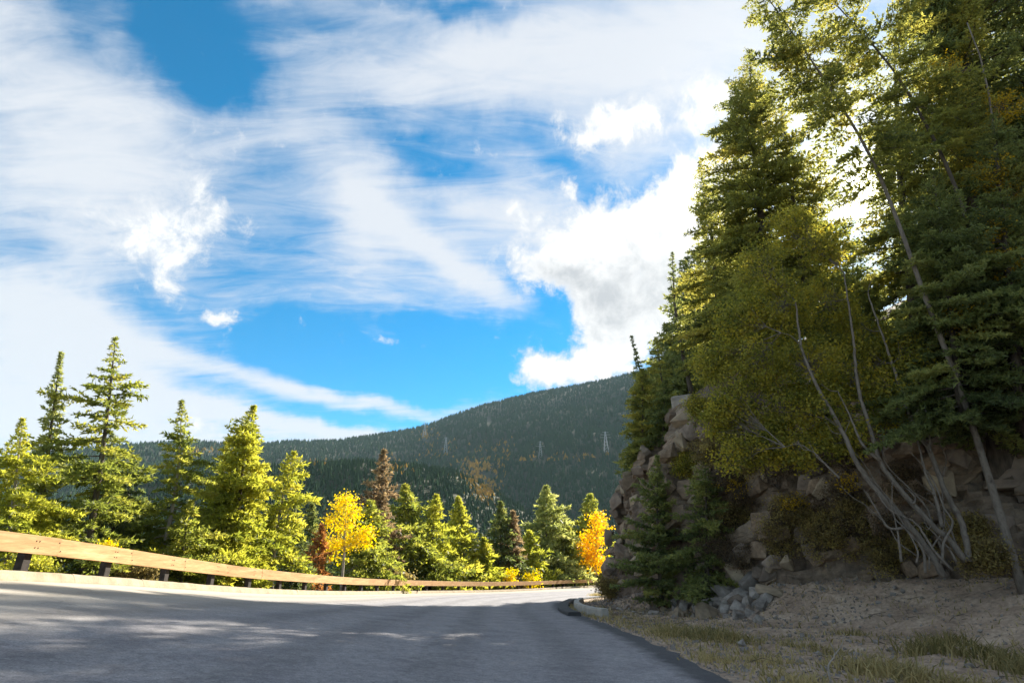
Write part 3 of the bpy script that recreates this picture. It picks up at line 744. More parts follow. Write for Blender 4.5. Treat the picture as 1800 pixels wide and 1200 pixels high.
# single stones proud of the rock face
for k, (px, py, kind, w, h) in enumerate([(1083, 816, 'tan', 1.0, 1.25), (1072, 850, 'tan', .9, .8), (1065, 935, 'tan', .8, 1.2), (1078, 900, 'brown', .9, .8), (1100, 840, 'brown', 1.2, 1.0), (1120, 825, 'brown', 1.1, 1.0), (1140, 800, 'brown', 1.2, 1.0), (1185, 700, 'grey', 1.5, 1.1), (1200, 720, 'brown', 1.0, 1.4), (1215, 760, 'brown', 1.1, 1.3), (1195, 780, 'tan', 1.0, 1.0), (1070, 990, 'tan', 1.0, 1.2), (1090, 960, 'brown', 1.0, 1.4), (1350, 990, 'tan', .8, .7), (1375, 985, 'tan', .7, .6), (1400, 930, 'brown', .9, .7), (1290, 1015, 'tan', 1.2, .8), (1330, 1000, 'brown', .9, .8), (1420, 960, 'brown', .8, .8), (1300, 960, 'brown', 1.0, .9), (1260, 985, 'brown', .9, .8), (1610, 720, 'brown', .7, .8), (1630, 730, 'tan', .6, .5), (1560, 780, 'brown', .8, .6), (1700, 800, 'brown', 1.0, .7), (1740, 850, 'brown', .9, .6), (1770, 780, 'brown', .9, .8), (1650, 830, 'brown', .8, .6), (1720, 730, 'brown', 1.0, .7), (1600, 860, 'brown', .8, .6), (1450, 820, 'brown', .8, .7), (1240, 900, 'brown', .9, .9)]):
    p = cliff_hit(px, py); place_stone('stone', kind, p, (w * .85, w * .6, h * .85), 300 + k, CLIFF)

# ------------------------------------------------------------------ trees
def path_at(path, u):
    return np.stack([np.interp(u, np.linspace(0, 1, len(path)), path[:, k]) for k in range(3)], -1)
def conifer(name, label, base, top, R0, mat='fir_mid', bark='bark', start=.10, e=.85, nb=100, ls=1.0, droop=.25, seed=0, gap=.10, trunk_r=None, path=None, tuft=1.0, lop=.35, group=None, top_tilt=35, low_tilt=-18, dead=0, cat='tree', extra=1.0, wide=1.55):
    R = R0 * wide; rng = np.random.default_rng(seed + 77); base = np.asarray(base, float); top = np.asarray(top, float)
    if path is None:
        bend = rng.normal(size=3) * np.array([.02, .02, 0]) * np.linalg.norm(top - base)
        t = np.linspace(0, 1, 14)[:, None]; path = base + (top - base) * t + bend * np.sin(t * math.pi)
    else: path = spline(path, 24)
    H = np.linalg.norm(path[-1] - path[0]); trunk_r = trunk_r or H * .013 + .02
    root = thing(name, label, cat, path[0], group); o0 = path[0]
    tm = MB(); uu = np.linspace(0, 1, len(path))
    tube(tm, path - np.outer(np.exp(-uu * 30), [0, 0, .15]), trunk_r * (1 - uu * .93) + .25 * trunk_r * np.exp(-uu * 25), 7)
    cm = MB(); pos, dr, Ls, tn = [], [], [], []
    ga = rng.uniform(0, 6.28); lop_a = rng.uniform(0, 6.28); ph = rng.uniform(0, 6.28, 4)
    for k in range(nb):
        f = (k + rng.uniform(0, .8)) / nb; u = start + (1 - start) * (1 - (1 - f) ** 1.25)
        if u > .992: u = .992
        v = (u - start) / (1 - start); ga += 2.4 + rng.normal() * .35
        env = (1 - v) ** e * min(1.0, .55 + 2.6 * v) * (1 - .75 * v ** 6) + .012
        env *= 1 + lop * .5 * math.cos(ga - lop_a + 2 * v) + .22 * math.sin(ga * 2 + ph[0] + v * 9) + .16 * math.sin(v * 23 + ph[1]) + .20 * math.sin(v * 10 + ga + ph[2])
        if rng.random() < gap: env *= rng.uniform(.15, .6)
        elif rng.random() < .12: env *= rng.uniform(1.1, 1.35)
        L = max(R * env * rng.uniform(.66, 1.12), .07); fine = .5 + .5 * min(1, (1 - v) * 4)
        org = path_at(path, u); el = math.radians(low_tilt + (top_tilt - low_tilt) * v ** 1.3 + rng.normal() * 7)
        out = np.array([math.cos(ga), math.sin(ga), 0.]); sd = np.array([-out[1], out[0], 0.])
        n = max(5, int(L / (.085 * ls))); t = (np.arange(n) + rng.random(n) * .8) / n
        def bp(t): 
            t = np.asarray(t)[..., None]
            return org + out * (L * t * math.cos(el)) + np.array([0, 0, 1.]) * (L * t * math.sin(el) - droop * L * t ** 2 + .55 * droop * L * t ** 4) + sd * (.10 * L * t ** 2 * math.sin(k))
        tt = np.linspace(0, 1, 5); bpts = bp(tt)
        tube(tm, bpts, np.maximum(trunk_r * .30 * (1 - .85 * u), .008) * (1 - tt * .85) * min(1, L / .8 + .3), 3, cap=False)
        if dead and rng.random() < dead: continue
        t = t[t > .12]
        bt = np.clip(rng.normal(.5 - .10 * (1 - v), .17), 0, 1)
        for s in (-1, 1):
            b0 = bp(t); lt = (.36 * L * (1 - t) ** .8 + .10 * ls * fine) * rng.uniform(.6, 1.2, len(t)) * tuft
            a = np.radians(rng.normal(52, 12, len(t)))[:, None]
            td = unit(out * np.cos(a) + s * sd * np.sin(a) + np.array([0, 0, 1.]) * (rng.normal(-.12, .22, len(t))[:, None] + .25 * math.sin(el)))
            m = np.maximum(3, (lt / (.032 * ls) * extra).astype(int)); idx = np.repeat(np.arange(len(t)), m)
            w = rng.random(len(idx)); p = b0[idx] + td[idx] * (w * lt[idx])[:, None]
            d = td[idx] * .75 + rng.normal(size=(len(idx), 3)) * .55 + np.array([0, 0, .10])
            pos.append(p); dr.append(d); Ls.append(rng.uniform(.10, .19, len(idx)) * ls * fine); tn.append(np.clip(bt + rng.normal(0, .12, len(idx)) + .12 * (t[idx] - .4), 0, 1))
    # leader tuft
    k = 40; w = rng.uniform(.955, 1.0, k); pos.append(path_at(path, w)); dr.append(unit(rng.normal(size=(k, 3))) + np.array([0, 0, .8])); Ls.append(rng.uniform(.05, .09, k) * ls); tn.append(np.full(k, .6))
    pos, dr, Ls, tn = (np.concatenate(x) for x in (pos, dr, Ls, tn))
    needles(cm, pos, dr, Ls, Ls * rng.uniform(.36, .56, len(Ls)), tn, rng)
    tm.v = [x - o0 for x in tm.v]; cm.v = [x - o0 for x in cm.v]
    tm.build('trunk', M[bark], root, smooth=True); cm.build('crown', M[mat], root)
    return root, len(pos)

def leafy(name, label, base, stems, lobes, mat, bark='bark', leaf_l=.085, seed=0, clumps=26, per=55, cat='tree', group=None, trunk_r=.06, limb_from=None, sigma=.16, shell=.55, extra_parts=()):
    """broad-leaved plant: stems are paths, lobes are (centre, radius xyz, weight)"""
    rng = np.random.default_rng(seed + 501); base = np.asarray(base, float)
    root = thing(name, label, cat, base, group); tm, cm = MB(), MB()
    ends = []
    for st in stems:
        pth = st['p']; r = st.get('r', trunk_r); pth = spline(pth, max(10, len(pth) * 5)); u = np.linspace(0, 1, len(pth))
        pth = pth + rng.normal(size=pth.shape) * r * .10
        tube(tm, pth, r * (1 - .78 * u) + .003, 6); ends.append(pth)
    allp = np.vstack([p[len(p) // 3:] for p in ends]) if ends else np.array([base])
    P, D, T = [], [], []
    for (c, rad, wt) in lobes:
        c = np.asarray(c, float); rad = np.broadcast_to(np.asarray(rad, float), (3,)); n = max(3, int(clumps * wt))
        d = unit(rng.normal(size=(n, 3))); rr = shell + (1 - shell) * rng.random(n) ** .6
        cc = c + d * rad * rr[:, None] * rng.uniform(.75, 1.12, (n, 1))
        # limb to the lobe, twigs to the clumps
        q = allp[np.argmin(np.linalg.norm(allp - c + np.array([0, 0, .3]), axis=1))]
        lp = spline([q, q * .5 + c * .5 + np.array([0, 0, .05]), c], 7); tube(tm, lp, np.linspace(trunk_r * .35, trunk_r * .12, 7), 4, cap=False)
        for k in range(n):
            s0 = lp[rng.integers(2, 7)]; mid = (s0 + cc[k]) / 2 + rng.normal(size=3) * .06
            tube(tm, [s0, mid, cc[k]], [trunk_r * .10 + .003, .005, .003], 3, cap=False)
            m = int(per * rng.uniform(.6, 1.3)); sg = sigma * rng.uniform(.7, 1.3)
            P.append(cc[k] + rng.normal(size=(m, 3)) * sg * np.array([1.1, 1.1, .75])); D.append(rng.normal(size=(m, 3)) + np.array([0, 0, -.3]))
            T.append(np.clip(rng.normal(rng.normal(.5, .23), .12, m), 0, 1))
    if P:
        P, D, T = (np.concatenate(x) for x in (P, D, T)); L = rng.uniform(.7, 1.2, len(P)) * leaf_l
        blades(cm, P, D, L, L * rng.uniform(.6, .85, len(L)), T, rng)
    tm.v = [x - base for x in tm.v]; cm.v = [x - base for x in cm.v]
    tm.build('trunk', M[bark], root, smooth=True)
    if cm.v: cm.build('crown', M[mat], root)
    return root

def pz(px, py, Y, z=None):
    p = atY(px, py, Y)
    if z is not None: p[2] = z
    return p
def left_base(px, Y):
    p = atY(px, 1000, Y); z, d = slope_z(p[0], p[1]); p[2] = z - .05; return p
def half(pxw, Y): return pxw / F * Y * CP
NB = 0
_rp = project(LEFT[LEFT[:, 1] > 6]); _rk = LEFT[LEFT[:, 1] > 6][:, 1]
_o = np.argsort(_rp[0]); RPX, RPY = _rp[0][_o], _rk[_o]
DT = ([0, 157, 289, 383, 460, 575, 675, 800, 900, 1050], [12, 15.4, 18.5, 21.6, 25, 32, 42, 53, 62, 80])
def behind(px, Y, extra=0.):
    '''forward distance of a plant that stands beyond the rail'''
    return float(np.interp(px, RPX, RPY)) + max(2.2, 1.4 + Y - np.interp(px, *DT)) + extra
def LT(label, bx, tx, ty, Y, hw, mat, seed, name='spruce_tree', **kw):
    global NB
    Y = behind(bx, Y, half(hw, Y) * np.interp(bx, [400, 600, 750], [0.4, 2.0, 2.8])); b = left_base(bx, Y); t = atY(tx, ty, Y)
    ls = kw.pop('ls', max(.94, Y / 21.0)); kw.setdefault('extra', .95); kw.setdefault('lop', .55); kw.setdefault('gap', .18); kw.setdefault('wide', 1.72)
    r, n = conifer(name, label, b, t, half(hw, Y), mat, seed=seed, ls=ls, group='roadside conifers beyond the guard rail', **kw); NB += n
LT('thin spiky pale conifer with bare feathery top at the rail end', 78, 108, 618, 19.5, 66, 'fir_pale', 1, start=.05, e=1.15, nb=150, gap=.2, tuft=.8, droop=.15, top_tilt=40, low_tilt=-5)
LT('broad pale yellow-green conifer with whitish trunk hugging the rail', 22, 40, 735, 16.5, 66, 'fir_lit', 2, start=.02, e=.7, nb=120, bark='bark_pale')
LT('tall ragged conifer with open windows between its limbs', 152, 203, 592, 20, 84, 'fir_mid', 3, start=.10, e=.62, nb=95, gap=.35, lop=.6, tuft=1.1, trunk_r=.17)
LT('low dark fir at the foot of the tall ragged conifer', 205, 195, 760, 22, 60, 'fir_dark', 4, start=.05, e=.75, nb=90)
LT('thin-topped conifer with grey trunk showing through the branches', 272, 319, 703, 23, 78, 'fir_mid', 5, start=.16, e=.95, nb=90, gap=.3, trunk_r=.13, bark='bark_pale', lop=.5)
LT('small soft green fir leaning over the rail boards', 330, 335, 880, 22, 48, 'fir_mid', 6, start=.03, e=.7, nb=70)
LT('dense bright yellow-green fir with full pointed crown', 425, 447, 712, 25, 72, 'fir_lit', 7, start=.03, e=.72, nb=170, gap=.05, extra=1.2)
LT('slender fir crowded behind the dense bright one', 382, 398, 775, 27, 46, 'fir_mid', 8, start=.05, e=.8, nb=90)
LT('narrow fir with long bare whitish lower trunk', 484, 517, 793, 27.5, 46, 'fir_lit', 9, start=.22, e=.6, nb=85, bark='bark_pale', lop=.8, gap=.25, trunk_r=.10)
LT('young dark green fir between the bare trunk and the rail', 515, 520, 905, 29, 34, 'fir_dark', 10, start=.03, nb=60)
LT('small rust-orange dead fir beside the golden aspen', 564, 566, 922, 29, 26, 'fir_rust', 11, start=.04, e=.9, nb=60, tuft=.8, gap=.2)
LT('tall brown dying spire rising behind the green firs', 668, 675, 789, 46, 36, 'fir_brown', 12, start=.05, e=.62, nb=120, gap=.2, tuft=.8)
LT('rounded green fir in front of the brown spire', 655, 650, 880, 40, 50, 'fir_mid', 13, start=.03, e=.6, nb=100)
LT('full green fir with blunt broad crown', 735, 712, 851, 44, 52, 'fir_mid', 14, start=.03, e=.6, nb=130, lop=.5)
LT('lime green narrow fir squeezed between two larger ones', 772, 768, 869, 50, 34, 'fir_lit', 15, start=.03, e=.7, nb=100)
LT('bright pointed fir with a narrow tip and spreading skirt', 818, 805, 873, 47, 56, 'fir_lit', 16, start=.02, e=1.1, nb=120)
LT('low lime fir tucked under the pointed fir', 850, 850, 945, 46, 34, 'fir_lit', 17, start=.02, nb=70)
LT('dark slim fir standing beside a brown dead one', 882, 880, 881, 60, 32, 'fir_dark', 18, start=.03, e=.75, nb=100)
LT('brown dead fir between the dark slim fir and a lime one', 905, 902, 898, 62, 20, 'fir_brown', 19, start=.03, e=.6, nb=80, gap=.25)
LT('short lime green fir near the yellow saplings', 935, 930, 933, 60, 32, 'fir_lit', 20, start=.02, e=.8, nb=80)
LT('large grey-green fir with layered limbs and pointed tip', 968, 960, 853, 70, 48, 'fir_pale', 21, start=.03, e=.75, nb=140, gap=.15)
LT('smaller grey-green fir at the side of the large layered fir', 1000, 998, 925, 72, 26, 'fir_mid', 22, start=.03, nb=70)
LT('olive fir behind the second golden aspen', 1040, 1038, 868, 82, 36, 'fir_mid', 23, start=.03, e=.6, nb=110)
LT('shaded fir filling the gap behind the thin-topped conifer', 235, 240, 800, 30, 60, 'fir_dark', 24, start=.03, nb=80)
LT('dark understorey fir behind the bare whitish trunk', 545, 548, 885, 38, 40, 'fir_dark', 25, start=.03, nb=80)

# golden aspens
def aspen(label, bx, Y, lobes, seed, hgt_py, name='aspen_tree', **kw):
    Y = behind(bx, Y); b = left_base(bx, Y); t = atY(lobes[0][0], hgt_py, Y)
    L = [(atY(x, y, Y + dy), half(r, Y) * np.array([1, 1, 1.0]), w) for (x, y, r, w, dy) in lobes]
    return leafy(name, label, b, [dict(p=[b, b * .6 + t * .4 + np.array([.05, 0, 0]), t], r=.012 * (t[2] - b[2]) + .02)], L, kw.pop('mat', 'aspen'), 'bark_pale', seed=seed, leaf_l=.085 * max(1, Y / 22), sigma=.16 * max(1, Y / 26), **kw)
G = 'golden aspens beyond the guard rail'
aspen('golden yellow aspen with ragged crown beside the rust-orange dead fir', 604, 34, [(609, 872, 13, .6, 0), (600, 893, 15, .7, .3), (622, 900, 14, .7, -.3), (585, 918, 15, .7, .2), (608, 922, 16, .8, 0), (642, 934, 13, .6, 0), (628, 944, 12, .6, .2), (594, 946, 17, .8, 0), (575, 958, 11, .5, .2), (612, 958, 14, .5, 0), (648, 950, 9, .35, 0), (590, 975, 12, .35, 0)], 1, 862, group=G, clumps=17, per=34, shell=.25)
aspen('golden orange aspen half hidden behind the cliff corner', 1045, 66, [(1048, 908, 10, .5, 0), (1055, 925, 11, .6, 0), (1036, 940, 12, .7, 0), (1050, 952, 12, .7, 0), (1024, 962, 11, .6, 0), (1040, 972, 13, .7, 0), (1050, 985, 10, .5, 0), (1030, 985, 8, .4, 0), (1047, 998, 7, .3, 0)], 2, 900, group=G, clumps=17, per=34, shell=.25, mat='aspen_orange')
def sapling(label, x, y, r, Y, seed):
    Y = behind(x, Y); b = left_base(x, Y); c = atY(x, y, Y)
    leafy('sapling', label, b, [dict(p=[b, (b + c) / 2, c], r=.02)], [(c, half(r, Y), 1), (c - np.array([0, 0, half(r, Y)]), half(r * .9, Y), .8)], 'aspen', 'bark', seed=seed, leaf_l=.07 * max(1, Y / 24), clumps=16, per=26, sigma=.10 * max(1, Y / 26), trunk_r=.02, group='yellow saplings along the rail')
sapling('tiny yellow sapling peeping over the rail by the thin-topped conifer', 190, 958, 9, 17.5, 1)
sapling('yellow sapling in front of the brown dead fir', 895, 1006, 10, 58, 2)
sapling('low yellow sapling in front of the short lime fir', 935, 1014, 13, 58, 3)
# undergrowth behind the rail
def bush(label, c, rad, mat, seed, lobes=5, clumps=14, per=40, leaf_l=.08, group=None, name='bush', bark='bark', sigma=.14, base=None):
    rng = np.random.default_rng(seed + 900); c = np.asarray(c, float); rad = np.asarray(rad, float)
    b = c - np.array([0, 0, rad[2]]) if base is None else np.asarray(base, float)
    L, S = [], []
    for k in range(lobes):
        q = c + unit(rng.normal(size=3)) * rad * rng.uniform(.2, .6); L.append((q, rad * rng.uniform(.35, .6), rng.uniform(.7, 1.2)))
        S.append(dict(p=[b, b * .5 + q * .5 + rng.normal(size=3) * .08, q], r=.018))
    return leafy(name, label, b, S, L, mat, bark, leaf_l=leaf_l, seed=seed, clumps=clumps, per=per, cat='bush', group=group, trunk_r=.03, sigma=sigma)
UG = 'undergrowth bushes behind the rail'
for k, (px, py, Y, r, mat, lab) in enumerate([
        (60, 985, 15.8, 45, 'fir_lit', 'bright green bush showing under the rail below the pale broad conifer'), (250, 985, 20.5, 45, 'shrub', 'dry brown bush behind the rail by the thin-topped conifer'),
        (350, 990, 22.5, 45, 'fir_mid', 'green bush behind the rail beside the small soft fir'), (420, 1000, 24, 40, 'fir_lit', 'yellow-green bush at the foot of the dense bright fir'),
        (530, 1005, 30, 30, 'fir_dark', 'dark bush behind the rail between whitish trunk and rust-orange fir'), (640, 1008, 38, 24, 'fir_mid', 'green bush at the foot of the golden aspen with ragged crown'),
        (700, 1012, 42, 24, 'shrub', 'brownish bush below the blunt broad fir'), (760, 1016, 46, 24, 'fir_lit', 'lime bush below the narrow squeezed fir'),
        (830, 1018, 50, 22, 'fir_mid', 'green bush under the spreading skirt of the pointed fir'), (990, 1012, 66, 18, 'shrub', 'dry bush at the foot of the layered grey-green fir')]):
    Y = behind(px, Y, half(r, Y) * np.interp(px, [400, 600, 700], [.4, 2.6, 4.0])); c = atY(px, py, Y); rr = half(r, Y)
    bush(lab, c - np.array([0, 0, .3 * rr]), (rr * 1.2, rr * .7, rr * .8), mat, k, leaf_l=.09 * max(1, Y / 24), sigma=.15 * max(1, Y / 26), group=UG)

# ------------------------------------------------------------------ trees on and below the cliff
TOPV = CV[:, 118:, :].reshape(-1, 3)
def top_z(x, y): return float(TOPV[np.argmin((TOPV[:, 0] - x) ** 2 + (TOPV[:, 1] - y) ** 2), 2])
def RT(label, bx, by, Y, tx, ty, hw, mat, seed, name='spruce_tree', ground='top', dY=0., **kw):
    global NB
    b = atY(bx, by, Y)
    if ground == 'top': b[2] = min(b[2], top_z(b[0], b[1]) - .1)
    elif ground == 'verge': b[2] = verge_z(b[0], b[1]) - .05
    t = atY(tx, ty, Y + dY)
    r, n = conifer(name, label, b, t, half(hw, Y), mat, seed=seed, group='conifers on the cliff', **kw); NB += n
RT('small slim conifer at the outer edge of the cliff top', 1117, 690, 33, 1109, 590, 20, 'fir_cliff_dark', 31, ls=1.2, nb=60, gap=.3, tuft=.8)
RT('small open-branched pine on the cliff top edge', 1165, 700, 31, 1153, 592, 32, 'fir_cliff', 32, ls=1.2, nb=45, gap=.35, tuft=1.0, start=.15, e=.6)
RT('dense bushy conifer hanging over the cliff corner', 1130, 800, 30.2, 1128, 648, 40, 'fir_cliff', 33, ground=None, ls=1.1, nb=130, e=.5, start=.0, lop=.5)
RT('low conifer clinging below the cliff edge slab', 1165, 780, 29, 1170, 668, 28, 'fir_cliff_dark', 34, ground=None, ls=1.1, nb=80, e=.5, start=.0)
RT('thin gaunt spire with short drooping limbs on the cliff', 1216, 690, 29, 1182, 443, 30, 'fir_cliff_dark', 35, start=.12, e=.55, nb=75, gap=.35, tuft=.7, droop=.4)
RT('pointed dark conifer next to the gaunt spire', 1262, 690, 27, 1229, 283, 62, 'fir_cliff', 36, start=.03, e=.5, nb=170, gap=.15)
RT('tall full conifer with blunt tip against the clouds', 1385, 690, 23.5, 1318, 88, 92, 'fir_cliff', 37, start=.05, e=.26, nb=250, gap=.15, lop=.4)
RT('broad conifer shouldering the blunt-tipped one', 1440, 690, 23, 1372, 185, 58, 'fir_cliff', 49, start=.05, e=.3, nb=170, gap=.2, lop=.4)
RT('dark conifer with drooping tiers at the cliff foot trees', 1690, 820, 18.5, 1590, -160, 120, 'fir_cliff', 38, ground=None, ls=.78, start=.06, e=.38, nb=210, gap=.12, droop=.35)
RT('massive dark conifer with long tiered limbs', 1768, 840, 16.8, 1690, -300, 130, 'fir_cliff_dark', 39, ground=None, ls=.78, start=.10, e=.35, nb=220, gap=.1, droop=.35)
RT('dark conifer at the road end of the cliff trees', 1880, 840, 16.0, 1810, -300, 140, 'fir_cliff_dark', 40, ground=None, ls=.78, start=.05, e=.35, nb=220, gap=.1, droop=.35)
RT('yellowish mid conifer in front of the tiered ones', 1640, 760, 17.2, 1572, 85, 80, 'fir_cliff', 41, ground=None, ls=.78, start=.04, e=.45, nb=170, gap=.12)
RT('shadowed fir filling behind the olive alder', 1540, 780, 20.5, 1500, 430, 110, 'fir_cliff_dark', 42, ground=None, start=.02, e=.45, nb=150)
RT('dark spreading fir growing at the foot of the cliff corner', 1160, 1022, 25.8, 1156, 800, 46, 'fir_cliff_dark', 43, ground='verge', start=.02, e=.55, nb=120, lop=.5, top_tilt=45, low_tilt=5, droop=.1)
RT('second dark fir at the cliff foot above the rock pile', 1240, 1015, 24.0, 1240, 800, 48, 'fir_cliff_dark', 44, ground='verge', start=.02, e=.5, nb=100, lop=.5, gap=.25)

RT('broad dark fir standing back on the cliff above the alder', 1470, 640, 25, 1432, 380, 80, 'fir_cliff_dark', 45, start=.03, e=.5, nb=150, gap=.2)
RT('olive fir crowded against the blunt-tipped conifer', 1330, 700, 24.5, 1290, 330, 80, 'fir_cliff', 46, start=.03, e=.5, nb=150)
def ledge_tree(label, px, py, Yout, tx, ty, hw, mat, seed, **kw):
    global NB
    p = cliff_hit(px, py); q = atY(px, py - 60, Yout); t = atY(tx, ty, Yout - .3)
    pth = [p + unit(p - q) * .3, p * .4 + q * .6 + np.array([0, 0, -.25]), q + np.array([0, 0, .35]), q * .55 + t * .45, t]
    r, n = conifer('spruce_tree', label, pth[0], t, half(hw, Yout), mat, seed=seed, path=pth, group='conifers on the cliff', **kw); NB += n
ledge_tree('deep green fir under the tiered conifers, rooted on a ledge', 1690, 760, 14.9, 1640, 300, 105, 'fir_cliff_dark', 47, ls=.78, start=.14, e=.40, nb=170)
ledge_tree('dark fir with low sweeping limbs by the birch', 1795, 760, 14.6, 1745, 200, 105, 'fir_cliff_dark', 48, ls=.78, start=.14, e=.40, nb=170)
for k, (x, y, zt_) in enumerate([(11.5, 40, 15.5), (13, 45, 17.5), (10.5, 36.5, 14), (14.5, 40, 18.5), (13.8, 43, 21), (16, 46.5, 25), (18, 49, 27), (20.5, 51.5, 28.5), (18.5, 45, 26), (22, 48, 29), (16.5, 42.5, 22.5), (15.5, 37.5, 19), (17, 47.5, 26), (19.5, 48, 27.5), (15, 44.5, 23.5), (21, 54, 29.5), (23, 51, 30)]):  # hidden conifers added for road shade, tops raised and crowns widened to cast it
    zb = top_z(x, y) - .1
    conifer('spruce_tree', 'hidden shade-casting conifer in the stand behind the cliff corner', (x, y, zb), (x, y, zt_ + (3.5 if y > 44 else 1.0)), 2.0, 'fir_cliff_dark', seed=90 + k, nb=120, ls=2.4, start=.05, e=.34, group='shade-casting stand of conifers behind the cliff corner')

# leaning trees that overhang the road
def PX(lst): return [atY(x, y, Y) for (x, y, Y) in lst]
pp = PX([(1788, 1004, 15.2), (1742, 850, 15.1), (1690, 690, 14.9), (1635, 545, 14.5), (1542, 300, 13.7), (1455, 150, 13.2), (1352, 0, 13.0), (1310, -60, 12.9)]); pp[0][2] = verge_z(pp[0][0], pp[0][1]) - .1
conifer('leaning_tree', 'tall pale-trunked tree leaning far out over the road', pp[0], pp[-1], 1.1, 'fir_cliff', 'bark_grey', path=pp, start=.57, e=.15, nb=100, gap=.4, ls=.72, trunk_r=.10, seed=51, lop=.2, droop=.45, group='leaning trees')
pp = PX([(1850, 960, 15.6), (1760, 600, 15.3), (1680, 330, 15.0), (1600, 170, 14.8), (1545, 92, 14.7), (1462, 0, 14.6), (1400, -70, 14.5)]); pp[0][2] = verge_z(pp[0][0], pp[0][1]) - .1
conifer('leaning_tree', 'second leaning tree with hanging foliage behind the pale-trunked one', pp[0], pp[-1], 1.4, 'fir_cliff', 'bark', path=pp, start=.58, e=.18, nb=85, gap=.25, ls=.72, trunk_r=.11, seed=52, lop=.2, droop=.45, group='leaning trees')

# many-stemmed alder whose bare grey stems rise from the bank
def Z4(lst, Y): return [atY(1350 + x / 1.875, 560 + y / 1.875, Y + k * .05) for k, (x, y) in enumerate(lst)]
AY = 15.3
b0 = atY(1690, 1012, AY); b0[2] = verge_z(b0[0], b0[1]) - .08
stems = [dict(p=Z4([(580, 850), (540, 780), (480, 700), (430, 640), (355, 560), (290, 470), (250, 380), (200, 290), (150, 200), (110, 90), (90, -60)], AY), r=.085),
         dict(p=Z4([(650, 800), (600, 730), (540, 680), (470, 600), (415, 540), (370, 470), (330, 340), (295, 220), (280, 60), (250, -150)], AY), r=.075),
         dict(p=Z4([(665, 800), (640, 680), (600, 600), (560, 510), (535, 440), (490, 370), (455, 290), (400, 120), (330, -80)], AY), r=.075),
         dict(p=Z4([(575, 690), (550, 580), (520, 510), (500, 430), (470, 320)], AY), r=.045),
         dict(p=Z4([(455, 688), (400, 690), (365, 640), (325, 570)], AY), r=.038),
         dict(p=Z4([(235, 525), (190, 480), (150, 440), (115, 430)], AY), r=.03),
         dict(p=Z4([(370, 470), (310, 410), (270, 320), (230, 240)], AY), r=.04),
         dict(p=Z4([(535, 440), (530, 350), (515, 290)], AY), r=.03),
         dict(p=Z4([(620, 800), (590, 750), (520, 680)], AY), r=.03),
         dict(p=Z4([(440, 800), (430, 720), (410, 620)], AY), r=.03),
         dict(p=Z4([(480, 610), (485, 590), (460, 560)], AY), r=.03)]
_r = np.random.default_rng(33)
for k in range(9):                                    # thin crooked side stems
    x0, y0 = _r.uniform(480, 690), _r.uniform(760, 840); x, y = x0, y0; pts = [(x, y)]; dx, dy = _r.uniform(-62, -8), _r.uniform(-75, -45)
    for q in range(_r.integers(4, 8)):
        x += dx + _r.normal() * 20; y += dy + _r.normal() * 14; dx += _r.normal() * 8; pts.append((x, y))
    stems.append(dict(p=Z4(pts, AY + _r.uniform(-.5, .6)), r=_r.uniform(.014, .034)))
for k in range(26):                                   # twigs off the main stems
    b_ = stems[_r.integers(0, 9)]['p']; q = b_[_r.integers(1, len(b_))]; d_ = np.array([_r.uniform(-1, .5), _r.normal() * .4, _r.uniform(-.1, 1)])
    stems.append(dict(p=[q, q + d_ * .3 + _r.normal(size=3) * .06, q + d_ * .65 + _r.normal(size=3) * .10], r=_r.uniform(.008, .014)))
lob = [(1335, 470, 60, .9, .5), (1390, 400, 60, 1.0, .8), (1450, 440, 55, .9, .2), (1300, 560, 55, .9, .8), (1370, 540, 75, 1.3, .3), (1450, 540, 70, 1.2, .6), (1510, 590, 50, .8, .4), (1330, 640, 70, 1.2, .6), (1420, 640, 70, 1.2, .2), (1290, 710, 45, .8, 1.0), (1500, 670, 55, .8, .3), (1380, 720, 55, .8, .6), (1540, 640, 50, .6, 0), (1255, 640, 45, .8, 1.5), (1270, 740, 50, .8, 1.5), (1350, 780, 50, .7, .8), (1440, 720, 50, .7, 0), (1550, 720, 45, .5, 0), (1600, 620, 50, .6, -.6), (1480, 770, 40, .5, 0), (1400, 790, 45, .5, .3), (1300, 800, 45, .6, 1.2), (1560, 680, 40, .5, -.4)]
leafy('alder_tree', 'many-stemmed alder with bent grey bare stems and olive crown', b0, stems, [(atY(x, y, AY + 1 + dy), half(r, AY), w) for (x, y, r, w, dy) in lob], 'alder', 'bark_grey', seed=61, leaf_l=.092, clumps=60, per=56, trunk_r=.05, sigma=.17)
# golden birch among the dark conifers
b1 = atY(1835, 1000, 15.0); b1[2] = verge_z(b1[0], b1[1]) - .08
lob = [(1765, 190, 40, .9, 0), (1745, 300, 45, 1, 0), (1780, 330, 40, 1, 0), (1740, 400, 35, .8, 0), (1765, 470, 40, .8, 0), (1660, 120, 35, .6, .3), (1700, 560, 35, .5, 0)]
leafy('birch_tree', 'thin birch with yellowing leaves among the dark conifers', b1, [dict(p=[b1, atY(1800, 700, 14.8), atY(1765, 400, 14.6), atY(1735, 150, 14.5), atY(1700, 40, 14.5)], r=.07)], [(atY(x, y, 14.4 + dy), half(r, 14.5), w) for (x, y, r, w, dy) in lob], 'gold', 'bark_grey', seed=62, leaf_l=.065, clumps=26, per=40, trunk_r=.05, sigma=.14)
